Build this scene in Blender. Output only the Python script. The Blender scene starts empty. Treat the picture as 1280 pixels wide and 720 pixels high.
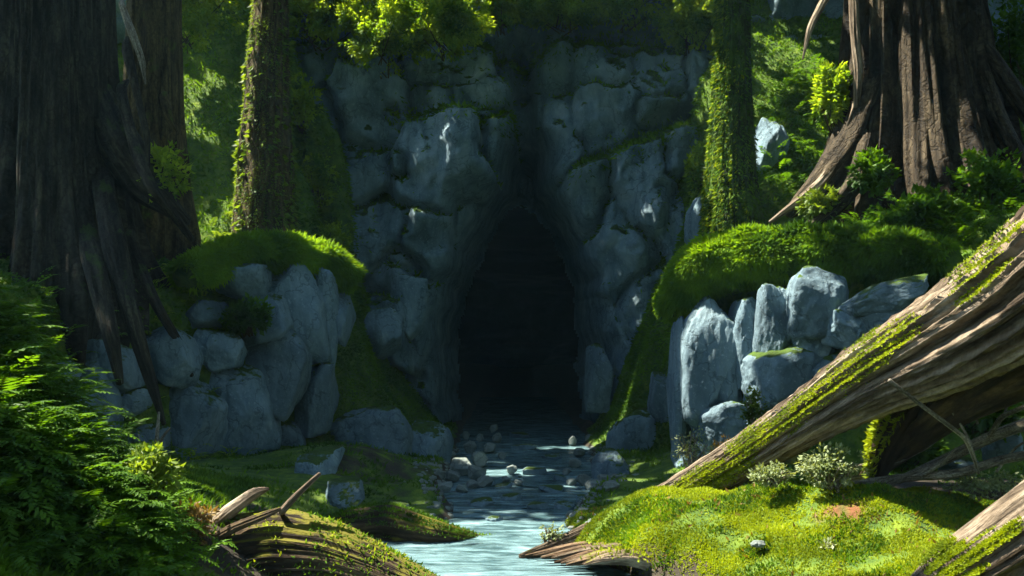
import bpy, math, random
import numpy as np
from mathutils import Vector, Matrix
R = math.radians
random.seed(7); rng = np.random.default_rng(7)
S = bpy.context.scene
col = S.collection

# ------------------------------------------------------------------ camera, sky, sun, exposure
CAMZ, PITCH, FPX = 1.7, math.atan(60 / 1244), 1244.0
cd = bpy.data.cameras.new('camera'); cam = bpy.data.objects.new('camera', cd); col.objects.link(cam)
cd.lens = 35; cd.sensor_width = 36; cd.clip_end = 900; cd.clip_start = .05
cam.location = (0, 0, CAMZ); cam.rotation_euler = (R(90) + PITCH, 0, 0); S.camera = cam

SUN = np.array([-.52, .07, .84]); SUN = SUN / np.linalg.norm(SUN)
w = bpy.data.worlds.new('World'); S.world = w; w.use_nodes = True
nt = w.node_tree; bg = nt.nodes['Background']
sky = nt.nodes.new('ShaderNodeTexSky'); sky.sky_type = 'NISHITA'; sky.sun_disc = False
sky.sun_elevation = math.asin(SUN[2]); sky.sun_rotation = math.atan2(SUN[0], SUN[1])
sky.air_density = 1.3; sky.ozone_density = 2.5; sky.dust_density = .3
nt.links.new(sky.outputs[0], bg.inputs[0]); bg.inputs[1].default_value = .15
sd = bpy.data.lights.new('sun', 'SUN'); so = bpy.data.objects.new('sun', sd); col.objects.link(so)
sd.energy = 5.0; sd.angle = R(.5); sd.color = (1, .93, .76)
so.rotation_euler = Vector(SUN).to_track_quat('Z', 'Y').to_euler()
S.view_settings.view_transform = 'Standard'; S.view_settings.look = 'None'
S.view_settings.gamma = 1; S.view_settings.exposure = 2.05
S.render.engine = 'CYCLES'; S.cycles.use_denoising = True
S.cycles.max_bounces = 6; S.cycles.diffuse_bounces = 3; S.cycles.glossy_bounces = 2
S.cycles.transmission_bounces = 3; S.cycles.transparent_max_bounces = 4
S.cycles.sample_clamp_indirect = 4

def P(px, py, d):
    """photo pixel at distance d along Y -> point in the place"""
    u = (px - 640) / FPX; v = (360 - py) / FPX
    y = math.cos(PITCH) - v * math.sin(PITCH); z = math.sin(PITCH) + v * math.cos(PITCH)
    return np.array([u / y * d, d, CAMZ + z / y * d])
def M(n, d): return n / FPX * d

# ------------------------------------------------------------------ numpy helpers
def ss(a, b, x):
    t = np.clip((x - a) / (b - a), 0, 1); return t * t * (3 - 2 * t)
_p = np.random.default_rng(3).permutation(256); _p = np.concatenate([_p, _p, _p])
_g = np.random.default_rng(4).normal(size=(256, 3)); _g /= np.linalg.norm(_g, axis=1)[:, None]
def pn(x, y, z):
    x, y, z = np.broadcast_arrays(np.asarray(x, float), np.asarray(y, float), np.asarray(z, float))
    xi, yi, zi = (np.floor(a).astype(int) for a in (x, y, z))
    xf, yf, zf = x - xi, y - yi, z - zi
    u, v, ww = (t * t * t * (t * (t * 6 - 15) + 10) for t in (xf, yf, zf))
    xi &= 255; yi &= 255; zi &= 255; out = 0
    for i in (0, 1):
        for j in (0, 1):
            for k in (0, 1):
                g = _g[_p[_p[_p[xi + i] + yi + j] + zi + k]]
                dd = g[..., 0] * (xf - i) + g[..., 1] * (yf - j) + g[..., 2] * (zf - k)
                out = out + (u if i else 1 - u) * (v if j else 1 - v) * (ww if k else 1 - ww) * dd
    return out * 1.6
def fbm(x, y, z, o=4):
    s = 0; a = 1
    for i in range(o):
        s = s + a * pn(x * 2 ** i + 17.1 * i, y * 2 ** i + 5.3 * i, z * 2 ** i + 9.7 * i); a *= .5
    return s

def mesh(name, V, F, mat, parent=None, origin=None, smooth=True, attrs=None):
    """V (n,3), F (m,3|4) int array or list of arrays; verts given in the world"""
    V = np.asarray(V, np.float32)
    o3 = np.zeros(3)
    if parent is not None: o3 = np.array(parent['_o'])
    elif origin is not None: o3 = np.array(origin)
    V = V - o3.astype(np.float32)
    Fs = F if isinstance(F, list) else [F]
    Fs = [np.asarray(f, np.int32) for f in Fs if len(f)]
    me = bpy.data.meshes.new(name)
    me.vertices.add(len(V)); me.vertices.foreach_set('co', V.ravel())
    nl = sum(f.size for f in Fs); npoly = sum(len(f) for f in Fs)
    me.loops.add(nl); me.loops.foreach_set('vertex_index', np.concatenate([f.ravel() for f in Fs]))
    me.polygons.add(npoly)
    tot = np.concatenate([np.full(len(f), f.shape[1], np.int32) for f in Fs])
    st = np.concatenate([[0], np.cumsum(tot)[:-1]]).astype(np.int32)
    me.polygons.foreach_set('loop_start', st)
    try: me.polygons.foreach_set('loop_total', tot)
    except Exception: pass
    me.update(calc_edges=True); me.validate()
    me.polygons.foreach_set('use_smooth', np.full(len(me.polygons), smooth))
    if attrs:
        for k, a in attrs.items():
            a = np.asarray(a, np.float32)
            if a.ndim == 2:
                at = me.attributes.new(k, 'FLOAT_VECTOR', 'POINT'); at.data.foreach_set('vector', a.ravel())
            else:
                at = me.attributes.new(k, 'FLOAT', 'POINT'); at.data.foreach_set('value', a)
    me.materials.append(mat)
    ob = bpy.data.objects.new(name, me); col.objects.link(ob)
    if parent is not None: ob.parent = parent
    else: ob.location = o3
    ob['_o'] = list(map(float, o3))
    return ob
def empty(name, loc, label, cat, group=None):
    o = bpy.data.objects.new(name, None); col.objects.link(o); o.location = loc
    o.empty_display_size = .2
    o['_o'] = [float(a) for a in loc]; return tag(o, label, cat, group)
def tag(o, label=None, cat=None, group=None, kind=None):
    if label: o['label'] = label
    if cat: o['category'] = cat
    if group: o['group'] = group
    if kind: o['kind'] = kind
    return o
def gridF(nr, nc, wrap=False):
    i = np.arange(nr - 1)[:, None]; j = np.arange(nc if wrap else nc - 1)[None, :]
    j2 = (j + 1) % nc
    return np.stack(np.broadcast_arrays(i * nc + j, i * nc + j2, (i + 1) * nc + j2, (i + 1) * nc + j), -1).reshape(-1, 4)

# ------------------------------------------------------------------ materials
def newmat(name):
    m = bpy.data.materials.new(name); m.use_nodes = True
    n = m.node_tree; b = n.nodes['Principled BSDF']
    return m, n, b
def node(n, t, **k):
    x = n.nodes.new(t)
    for a, v in k.items(): setattr(x, a, v)
    return x
def noise(n, vec, scale, detail=6, rough=.55, mapping=None, dist=0):
    if mapping is not None:
        mp = node(n, 'ShaderNodeMapping'); mp.inputs['Scale'].default_value = mapping
        n.links.new(vec, mp.inputs[0]); vec = mp.outputs[0]
    t = node(n, 'ShaderNodeTexNoise'); n.links.new(vec, t.inputs['Vector'])
    t.inputs['Scale'].default_value = scale; t.inputs['Detail'].default_value = detail
    t.inputs['Roughness'].default_value = rough; t.inputs['Distortion'].default_value = dist
    return t.outputs['Fac']
def ramp(n, fac, stops):
    r = node(n, 'ShaderNodeValToRGB'); n.links.new(fac, r.inputs[0])
    e = r.color_ramp.elements
    while len(e) < len(stops): e.new(.5)
    for q, (p, c) in zip(e, stops):
        q.position = p; q.color = (*c, 1) if len(c) == 3 else c
    return r.outputs[0]
def mixc(n, fac, a, b, mode='MIX'):
    m = node(n, 'ShaderNodeMix', data_type='RGBA', blend_type=mode)
    for s, v in ((m.inputs[0], fac), (m.inputs[6], a), (m.inputs[7], b)):
        if hasattr(v, 'links'): n.links.new(v, s)
        else: s.default_value = v if isinstance(v, float) else (*v, 1)
    return m.outputs[2]
def math_(n, op, a, b=0.0):
    m = node(n, 'ShaderNodeMath', operation=op)
    for s, v in ((m.inputs[0], a), (m.inputs[1], b)):
        if hasattr(v, 'links'): n.links.new(v, s)
        else: s.default_value = v
    return m.outputs[0]
def bump(n, b, h, strength=.5, dist=.02, prev=None):
    x = node(n, 'ShaderNodeBump'); x.inputs['Strength'].default_value = strength
    x.inputs['Distance'].default_value = dist; n.links.new(h, x.inputs['Height'])
    if prev is not None: n.links.new(prev, x.inputs['Normal'])
    n.links.new(x.outputs[0], b.inputs['Normal']); return x.outputs[0]

def rock_mat(name, c0, c1, c2, mossy=.62, mosscol=(.045, .085, .008)):
    m, n, b = newmat(name); tc = node(n, 'ShaderNodeTexCoord').outputs['Object']
    oi = node(n, 'ShaderNodeObjectInfo').outputs['Random']
    a = noise(n, tc, 1.6, 8, .65, dist=.4); c = ramp(n, a, [(.3, c0), (.5, c1), (.72, c2)])
    streak = noise(n, tc, 3.0, 7, .6, mapping=(1.6, 1.6, .35), dist=.3)
    c = mixc(n, ramp(n, streak, [(.35, (0, 0, 0)), (.7, (1, 1, 1))]), mixc(n, 1.0, c, (.62, .66, .68), 'MULTIPLY'), c)
    sp = noise(n, tc, 26, 5, .7); c = mixc(n, ramp(n, sp, [(.57, (0, 0, 0)), (.68, (.5, .5, .5))]), c, c2)
    v = node(n, 'ShaderNodeTexVoronoi', feature='DISTANCE_TO_EDGE'); v.inputs['Scale'].default_value = 2.3
    mp = node(n, 'ShaderNodeMapping'); mp.inputs['Scale'].default_value = (1.3, 1.3, .6)
    nn = node(n, 'ShaderNodeTexNoise'); nn.inputs['Scale'].default_value = 2.5; nn.inputs['Detail'].default_value = 5
    n.links.new(tc, nn.inputs['Vector'])
    wv = node(n, 'ShaderNodeVectorMath', operation='MULTIPLY_ADD'); n.links.new(nn.outputs['Color'], wv.inputs[0])
    wv.inputs[1].default_value = (.9, .9, .9); n.links.new(tc, wv.inputs[2]); n.links.new(wv.outputs[0], mp.inputs[0])
    n.links.new(mp.outputs[0], v.inputs['Vector'])
    crack = ramp(n, v.outputs['Distance'], [(0, (0, 0, 0)), (.035, (1, 1, 1))])
    crack = math_(n, 'MAXIMUM', crack, ramp(n, noise(n, tc, 1.1, 3), [(.45, (0, 0, 0)), (.6, (1, 1, 1))]))
    c = mixc(n, crack, mixc(n, 1.0, c, (.55, .57, .58), 'MULTIPLY'), c)
    br = node(n, 'ShaderNodeHueSaturation'); n.links.new(c, br.inputs['Color'])
    n.links.new(math_(n, 'ADD', math_(n, 'MULTIPLY', oi, .4), .8), br.inputs['Value']); c = br.outputs[0]
    geo = node(n, 'ShaderNodeNewGeometry'); sx = node(n, 'ShaderNodeSeparateXYZ'); n.links.new(geo.outputs['Normal'], sx.inputs[0])
    mz = math_(n, 'ADD', sx.outputs[2], math_(n, 'MULTIPLY', math_(n, 'SUBTRACT', noise(n, tc, 2.2, 6, .7), .5), 1.6))
    mf = ramp(n, mz, [(mossy, (0, 0, 0)), (min(mossy + .16, 1), (1, 1, 1))])
    mc = ramp(n, noise(n, tc, 9, 5), [(.3, tuple(q * .55 for q in mosscol)), (.7, tuple(q * 1.35 for q in mosscol))])
    c = mixc(n, mf, c, mc)
    n.links.new(c, b.inputs['Base Color']); b.inputs['Roughness'].default_value = .82
    b.inputs['Specular IOR Level'].default_value = .3
    p1 = bump(n, b, crack, .4, .02); p2 = bump(n, b, noise(n, tc, 5, 9, .72, mapping=(1, 1, .7)), .8, .07, p1)
    bump(n, b, noise(n, tc, 45, 5, .7), .35, .012, p2)
    return m
M_rock = rock_mat('grey_rock', (.10, .16, .20), (.18, .265, .32), (.33, .43, .47), .70)
M_cliff = rock_mat('cliff_rock', (.11, .18, .235), (.20, .30, .365), (.36, .47, .53), .60, (.03, .06, .008))
M_caveshade = rock_mat('cave_shade_rock', (.008, .01, .014), (.014, .018, .024), (.03, .035, .045), 1.2)  # near-black rock that puts the cave's darkness into the colour
M_pale = rock_mat('pale_stone', (.15, .185, .18), (.26, .30, .28), (.42, .45, .39), 1.2)

def bark_mat(name, c0, c1, c2, moss=0., mc=(.13, .17, .012), rough=.85, fib=1.0, plates=True):
    m, n, b = newmat(name)
    at = node(n, 'ShaderNodeAttribute', attribute_name='bk').outputs['Vector']
    a = noise(n, at, 3.2 * fib, 8, .62, mapping=(2.2, 2.2, .5), dist=.5)
    c = ramp(n, a, [(.28, c0), (.5, c1), (.72, c2)])
    f = noise(n, at, 9 * fib, 6, .6, mapping=(2.5, 2.5, .22), dist=.3)
    c = mixc(n, ramp(n, f, [(.36, (0, 0, 0)), (.55, (1, 1, 1))]), mixc(n, 1.0, c, (.3, .28, .26), 'MULTIPLY'), c)
    vo = node(n, 'ShaderNodeTexVoronoi', feature='DISTANCE_TO_EDGE'); vo.inputs['Scale'].default_value = 11 * fib
    mq = node(n, 'ShaderNodeMapping'); mq.inputs['Scale'].default_value = (1.4, 1.4, .16)
    wq = node(n, 'ShaderNodeTexNoise'); wq.inputs['Scale'].default_value = 6 * fib; wq.inputs['Detail'].default_value = 4; n.links.new(at, wq.inputs['Vector'])
    wm = node(n, 'ShaderNodeVectorMath', operation='MULTIPLY_ADD'); n.links.new(wq.outputs['Color'], wm.inputs[0]); wm.inputs[1].default_value = (.22, .22, .5)
    n.links.new(at, wm.inputs[2]); n.links.new(wm.outputs[0], mq.inputs[0]); n.links.new(mq.outputs[0], vo.inputs['Vector'])
    pl = ramp(n, vo.outputs['Distance'], [(0, (0, 0, 0)), (.16, (1, 1, 1))])
    if not plates: pl = f
    c = mixc(n, pl, mixc(n, 1.0, c, (.55, .53, .5) if plates else (.7, .68, .66), 'MULTIPLY'), c)
    gr = noise(n, at, 38 * fib, 4, .7, mapping=(1.5, 1.5, .6)); c = mixc(n, ramp(n, gr, [(.35, (0, 0, 0)), (.6, (1, 1, 1))]), mixc(n, 1.0, c, (.6, .58, .55), 'MULTIPLY'), c)
    if moss > 0:
        tc = node(n, 'ShaderNodeTexCoord').outputs['Object']
        geo = node(n, 'ShaderNodeNewGeometry'); sx = node(n, 'ShaderNodeSeparateXYZ'); n.links.new(geo.outputs['Normal'], sx.inputs[0])
        q = math_(n, 'ADD', math_(n, 'MULTIPLY', sx.outputs[2], .25), noise(n, tc, 2.4, 6, .65))
        mf = ramp(n, q, [(1 - moss, (0, 0, 0)), (min(1.08 - moss, 1.), (1, 1, 1))])
        c = mixc(n, mf, c, mc)
    n.links.new(c, b.inputs['Base Color']); b.inputs['Roughness'].default_value = rough
    b.inputs['Specular IOR Level'].default_value = .25
    p = bump(n, b, f, .9, .035); p = bump(n, b, pl, .45, .02, p); bump(n, b, noise(n, at, 30 * fib, 4, .6, mapping=(2, 2, .4)), .5, .01, p)
    return m
M_barkL = bark_mat('dark_bark', (.015, .014, .011), (.048, .043, .03), (.115, .10, .062), .3, (.04, .06, .01))
M_barkR = bark_mat('brown_bark', (.020, .015, .010), (.060, .045, .028), (.145, .112, .068), .28, (.05, .08, .01))
M_barkI = bark_mat('ivy_bark', (.05, .04, .015), (.12, .09, .035), (.2, .16, .06), .38, (.07, .10, .012))
M_mosstrunk = bark_mat('mossy_bark', (.03, .05, .01), (.06, .10, .015), (.10, .15, .02), .5, (.06, .11, .012))
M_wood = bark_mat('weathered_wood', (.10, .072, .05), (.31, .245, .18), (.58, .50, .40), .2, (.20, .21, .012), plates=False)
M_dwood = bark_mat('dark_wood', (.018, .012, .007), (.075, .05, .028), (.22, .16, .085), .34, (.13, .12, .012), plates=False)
M_bwood = bark_mat('brown_wood', (.06, .035, .02), (.17, .11, .065), (.36, .26, .17), .15, (.12, .13, .012), plates=False)
M_grey = bark_mat('grey_branch', (.16, .145, .12), (.36, .33, .27), (.55, .51, .43), 0, fib=2)

def leaf_mat(name, c0, c1, trans=.5, tcol=None, rough=.5):
    m, n, b = newmat(name)
    r = node(n, 'ShaderNodeAttribute', attribute_name='rnd').outputs['Fac']
    c = ramp(n, r, [(0, c0), (1, c1)])
    n.links.new(c, b.inputs['Base Color']); b.inputs['Roughness'].default_value = rough
    b.inputs['Specular IOR Level'].default_value = .3
    t = node(n, 'ShaderNodeBsdfTranslucent')
    tt = mixc(n, 1.0, c, tcol or (1.5, 1.35, .4), 'MULTIPLY'); n.links.new(tt, t.inputs[0])
    mx = node(n, 'ShaderNodeMixShader'); mx.inputs[0].default_value = trans
    n.links.new(b.outputs[0], mx.inputs[1]); n.links.new(t.outputs[0], mx.inputs[2])
    n.links.new(mx.outputs[0], n.nodes['Material Output'].inputs[0]); return m
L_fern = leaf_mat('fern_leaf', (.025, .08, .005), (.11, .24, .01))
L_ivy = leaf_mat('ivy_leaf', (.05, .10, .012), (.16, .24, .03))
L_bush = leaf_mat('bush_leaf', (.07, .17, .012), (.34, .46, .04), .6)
L_crown = leaf_mat('crown_leaf', (.03, .07, .012), (.07, .12, .02), .3)
L_moss = leaf_mat('moss_blade', (.13, .19, .006), (.34, .42, .012), .4, rough=.8)
L_lip = leaf_mat('hanging_moss_blade', (.08, .18, .008), (.25, .42, .015), .45, rough=.8)
L_mossd = leaf_mat('dark_moss_blade', (.03, .085, .006), (.13, .26, .010), .4, rough=.8)
L_lichen = leaf_mat('lichen_leaf', (.13, .18, .07), (.34, .39, .22), .3)
L_dry = leaf_mat('dry_leaf', (.12, .07, .02), (.25, .17, .05), .3)

def ground_mat():
    m, n, b = newmat('forest_floor'); tc = node(n, 'ShaderNodeTexCoord').outputs['Object']
    ms = node(n, 'ShaderNodeAttribute', attribute_name='moss').outputs['Fac']
    rd = node(n, 'ShaderNodeAttribute', attribute_name='bare').outputs['Fac']
    soil = ramp(n, noise(n, tc, 5, 9, .7), [(.3, (.018, .014, .01)), (.55, (.05, .038, .024)), (.75, (.12, .10, .07))])
    mo = ramp(n, noise(n, tc, 6, 7, .65), [(.3, (.025, .07, .006)), (.5, (.075, .14, .01)), (.72, (.17, .24, .012))])
    q = math_(n, 'ADD', ms, math_(n, 'MULTIPLY', math_(n, 'SUBTRACT', noise(n, tc, 3, 6), .5), .8))
    c = mixc(n, ramp(n, q, [(.4, (0, 0, 0)), (.55, (1, 1, 1))]), soil, mo)
    c = mixc(n, rd, c, (.20, .075, .03))
    n.links.new(c, b.inputs['Base Color']); b.inputs['Roughness'].default_value = .95
    bump(n, b, noise(n, tc, 14, 8, .7), .8, .06); return m
M_ground = ground_mat()
def water_mat():
    m, n, b = newmat('stream_water'); tc = node(n, 'ShaderNodeTexCoord').outputs['Object']
    b.inputs['Base Color'].default_value = (.17, .30, .36, 1); b.inputs['Roughness'].default_value = .08
    b.inputs['IOR'].default_value = 1.33; b.inputs['Specular IOR Level'].default_value = .9
    f = noise(n, tc, 3.2, 5, .6, mapping=(.6, 2.4, 1), dist=1.2)
    c = ramp(n, f, [(.40, (.05, .10, .115)), (.62, (.20, .33, .37)), (.78, (.5, .64, .66))])
    n.links.new(c, b.inputs['Base Color'])
    p = bump(n, b, noise(n, tc, 4, 5, .6, mapping=(.7, 2.6, 1), dist=1), .5, .08)
    bump(n, b, noise(n, tc, 22, 3, .5, mapping=(.7, 2., 1)), .25, .015, p); return m
M_water = water_mat()

# ------------------------------------------------------------------ leaf / blade generators
def unit(a): return a / np.maximum(np.linalg.norm(a, axis=-1, keepdims=True), 1e-9)
def rvec(n): return unit(rng.normal(size=(n, 3)))
def diamonds(base, d, side, ln, wd, fold=.15):
    """one bent quad per leaf"""
    ln = np.asarray(ln)[:, None] if np.ndim(ln) else ln; wd = np.asarray(wd)[:, None] if np.ndim(wd) else wd
    nrm = np.cross(d, side); mid = base + d * ln * .45
    v = np.stack([base, mid + side * wd * .5 + nrm * wd * fold, base + d * ln, mid - side * wd * .5 + nrm * wd * fold], 1)
    return v
class Leaves:
    def __init__(s): s.V = []; s.r = []
    def add(s, q, r=None):
        s.V.append(q.reshape(-1, 4, 3)); k = len(s.V[-1])
        s.r.append(rng.random(k) if r is None else np.broadcast_to(r, (k,)))
        return s
    def build(s, name, mat, parent=None, origin=None):
        V = np.concatenate(s.V); k = len(V); r = np.concatenate(s.r)
        return mesh(name, V.reshape(-1, 3), np.arange(4 * k).reshape(k, 4), mat, parent, origin, False, {'rnd': np.repeat(r, 4)})
def tris_of(F):
    return F if F.shape[1] == 3 else np.concatenate([F[:, [0, 1, 2]], F[:, [0, 2, 3]]])
def scatter(V, F, n, mask=None):
    T = tris_of(F); a, b, c = V[T[:, 0]], V[T[:, 1]], V[T[:, 2]]
    cr = np.cross(b - a, c - a); ar = np.linalg.norm(cr, axis=1)
    wt = ar.copy()
    if mask is not None: wt = wt * mask((a + b + c) / 3, unit(cr))
    if wt.sum() <= 0: return np.zeros((0, 3)), np.zeros((0, 3))
    k = rng.choice(len(T), n, p=wt / wt.sum()); u, v = rng.random(n), rng.random(n)
    fl = u + v > 1; u[fl] = 1 - u[fl]; v[fl] = 1 - v[fl]
    return a[k] + u[:, None] * (b - a)[k] + v[:, None] * (c - a)[k], unit(cr)[k]
def blades(p, nr, ln, wd, lean=.6, droop=0., flow=None):
    n = len(p); d = nr + rvec(n) * lean + np.array([0, 0, -droop])
    if flow is not None: d = d + flow
    d = unit(d); side = unit(np.cross(d, rvec(n)))
    l = ln * (.5 + rng.random(n)); return diamonds(p - nr * .004, d, side, l, l * wd)
def clump_rnd(p, sc=3.):
    return np.clip(.5 + .75 * fbm(p[:, 0] * sc, p[:, 1] * sc, p[:, 2] * sc, 2) + .22 * (rng.random(len(p)) - .5), 0, 1)

def fronds(base, az, L, rise=.7, fall=1.0, n=15, lw=.24, az_j=0.):
    """fern fronds: pairs of leaflets along an arching midrib"""
    k = len(base); s = (np.arange(n) + 1) / n
    L = np.broadcast_to(L, (k,)); rise = np.broadcast_to(rise, (k,)); fall = np.broadcast_to(fall, (k,))
    dh = np.stack([np.cos(az), np.sin(az), 0 * az], 1); up = np.array([0, 0, 1.])
    hz = s[None] * .85; vt = rise[:, None] * s - fall[:, None] * .6 * s * s
    pt = base[:, None] + L[:, None, None] * (dh[:, None] * hz[..., None] + up * vt[..., None])
    tg = unit(dh[:, None] * .85 + up * (rise[:, None] - 1.2 * fall[:, None] * s)[..., None])
    sd = unit(np.cross(tg, up)); out = []
    ll = L[:, None] * lw * np.sin(np.pi * np.clip(s, .05, .97) ** .75)[None]
    for sg in (-1, 1):
        d = unit(sd * sg + tg * .55 + up * (-.15) + rng.normal(size=sd.shape) * .12)
        out.append(diamonds(pt.reshape(-1, 3), d.reshape(-1, 3), tg.reshape(-1, 3), ll.ravel(), (L[:, None] * .85 / n * 1.15 + 0 * s).ravel(), .1))
    rr = np.repeat(np.clip(rng.random(k) * .7 + .15, 0, 1), n) + rng.normal(size=k * n) * .08
    return np.concatenate(out), np.clip(np.concatenate([rr, rr]), 0, 1)

# ------------------------------------------------------------------ tubes: trunks, roots, logs
def tube(path, rad, nseg=24, step=.06, ridge=.12, rf=5, seed=0, rfun=None, cap=True, flat=None, twist=0, lf=.5):
    path = np.asarray(path, float); rad = np.asarray(rad, float)
    seg = np.linalg.norm(np.diff(path, axis=0), axis=1); s = np.concatenate([[0], np.cumsum(seg)])
    n = max(6, int(s[-1] / step)); t = np.linspace(0, s[-1], n)
    def cr(v):   # smooth interpolation
        lin = np.stack([np.interp(t, s, v[:, i]) for i in range(v.shape[1])], 1)
        k = max(1, int(n / (len(s)) / 2.2)); ker = np.hanning(2 * k + 3)[1:-1]; ker /= ker.sum()
        pad = np.concatenate([2 * lin[0] - lin[k:0:-1], lin, 2 * lin[-1] - lin[-2:-2 - k:-1]]) if k < n - 1 else lin
        return np.stack([np.convolve(pad[:, i], ker, 'valid') for i in range(v.shape[1])], 1) if len(pad) - len(ker) + 1 == n else lin
    c = cr(path); r = np.interp(t, s, rad)
    T = unit(np.gradient(c, axis=0)); U = np.zeros_like(T)
    u = np.cross(T[0], [0, 1, 0.01]); u /= np.linalg.norm(u)
    for i in range(n):
        u = u - T[i] * u.dot(T[i]); u /= np.linalg.norm(u); U[i] = u
    W = np.cross(T, U); th = np.linspace(0, 2 * np.pi, nseg, endpoint=False)
    TH, TT = np.meshgrid(th + twist * 0, t); TW = TH + twist * TT
    cx, cy = np.cos(TW), np.sin(TW)
    rd = pn(cx * rf * .5 + seed, cy * rf * .5, TT * lf * .5 + seed)
    rd2 = pn(cx * rf * 1.3 + seed, cy * rf * 1.3 + 3, TT * lf + seed * 2)
    k = 1 + ridge * ((1 - 2 * np.abs(rd) * 1.6) + .5 * (1 - 2 * np.abs(rd2) * 1.6)) + ridge * .5 * pn(cx * 1.5, cy * 1.5, TT * 1.5 + seed)
    rr = r[:, None] * k
    if rfun is not None: rr = rr * rfun(TH, TT)
    off = U[:, None] * (np.cos(TH) * rr)[..., None] + W[:, None] * (np.sin(TH) * rr)[..., None]
    if flat is not None: off[..., 2] *= flat
    V = (c[:, None] + off).reshape(-1, 3)
    bk = np.stack([np.cos(TW) * r.mean() * 1.2 + seed, np.sin(TW) * r.mean() * 1.2, TT], -1).reshape(-1, 3)
    F = gridF(n, nseg, True)[:, ::-1]
    Fs = [F]
    if cap:
        V = np.concatenate([V, c[:1] - T[:1] * r[0] * .15, c[-1:] + T[-1:] * r[-1] * .6]); bk = np.concatenate([bk, bk[:1], bk[-1:]])
        j = np.arange(nseg); j2 = (j + 1) % nseg; a = n * nseg
        Fs.append(np.stack([np.full(nseg, a), j, j2], 1)[:, ::-1] if False else np.stack([j, np.full(nseg, a), j2], 1)[:, ::-1])
        Fs.append(np.stack([(n - 1) * nseg + j, (n - 1) * nseg + j2, np.full(nseg, a + 1)], 1)[:, ::-1])
        # orientation: sides were flipped so that normals face outwards
        Fs[1] = Fs[1]; Fs[2] = Fs[2]
    # make outward
    f0 = F[0]; nrm = np.cross(V[f0[1]] - V[f0[0]], V[f0[2]] - V[f0[0]])
    if nrm.dot(V[f0[0]] - c[0]) < 0: Fs = [f[:, ::-1] for f in Fs]
    return V, Fs, bk
class Bark:
    """several tubes in one mesh"""
    def __init__(s): s.V = []; s.Q = []; s.T = []; s.b = []; s.k = 0
    def add(s, *a, **k):
        V, Fs, bk = tube(*a, **k); s.V.append(V); s.b.append(bk); s.Q.append(Fs[0] + s.k)
        for f in Fs[1:]: s.T.append(f + s.k)
        s.k += len(V); return s
    def arr(s): return np.concatenate(s.V), np.concatenate(s.Q)
    def build(s, name, mat, parent=None, origin=None):
        F = [np.concatenate(s.Q)] + ([np.concatenate(s.T)] if s.T else [])
        return mesh(name, np.concatenate(s.V), F, mat, parent, origin, True, {'bk': np.concatenate(s.b)})

# ------------------------------------------------------------------ ground
def ip(y, *kv):
    a = np.array(kv).reshape(-1, 2); return np.interp(y, a[:, 0], a[:, 1])
def chan(x, y):
    c = ip(y, 0, .3, 6.9, .33, 7.8, -.3, 8.8, -.1, 10, .0, 11.75, .14, 17, .17, 40, .17)
    hw = ip(y, 0, 1.3, 6.5, .95, 7.2, .75, 7.8, .62, 8.6, .5, 9.4, .42, 10.2, .7, 11.8, .85, 15, .85, 17, .95, 40, .9)
    return np.abs(x - c + .08 * pn(x * 0 + 3, y * 1.3, 0)) - hw
def EL(y): return ip(y, 0, -6, 8, -5.2, 9.5, -4.5, 11, -3.75, 12, -3.0, 13, -2.35, 13.6, -2.2, 14.5, -1.2, 16, -1.0, 17.2, -1.1, 17.8, -9, 40, -9)
def ER(y): return ip(y, 0, 7, 8.6, 6, 9.6, 4.6, 10.4, 3.7, 11.5, 2.35, 12, 1.95, 13, 1.95, 13.8, 1.5, 15, 1.25, 17.2, 1.3, 17.8, 9, 40, 9)
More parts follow.
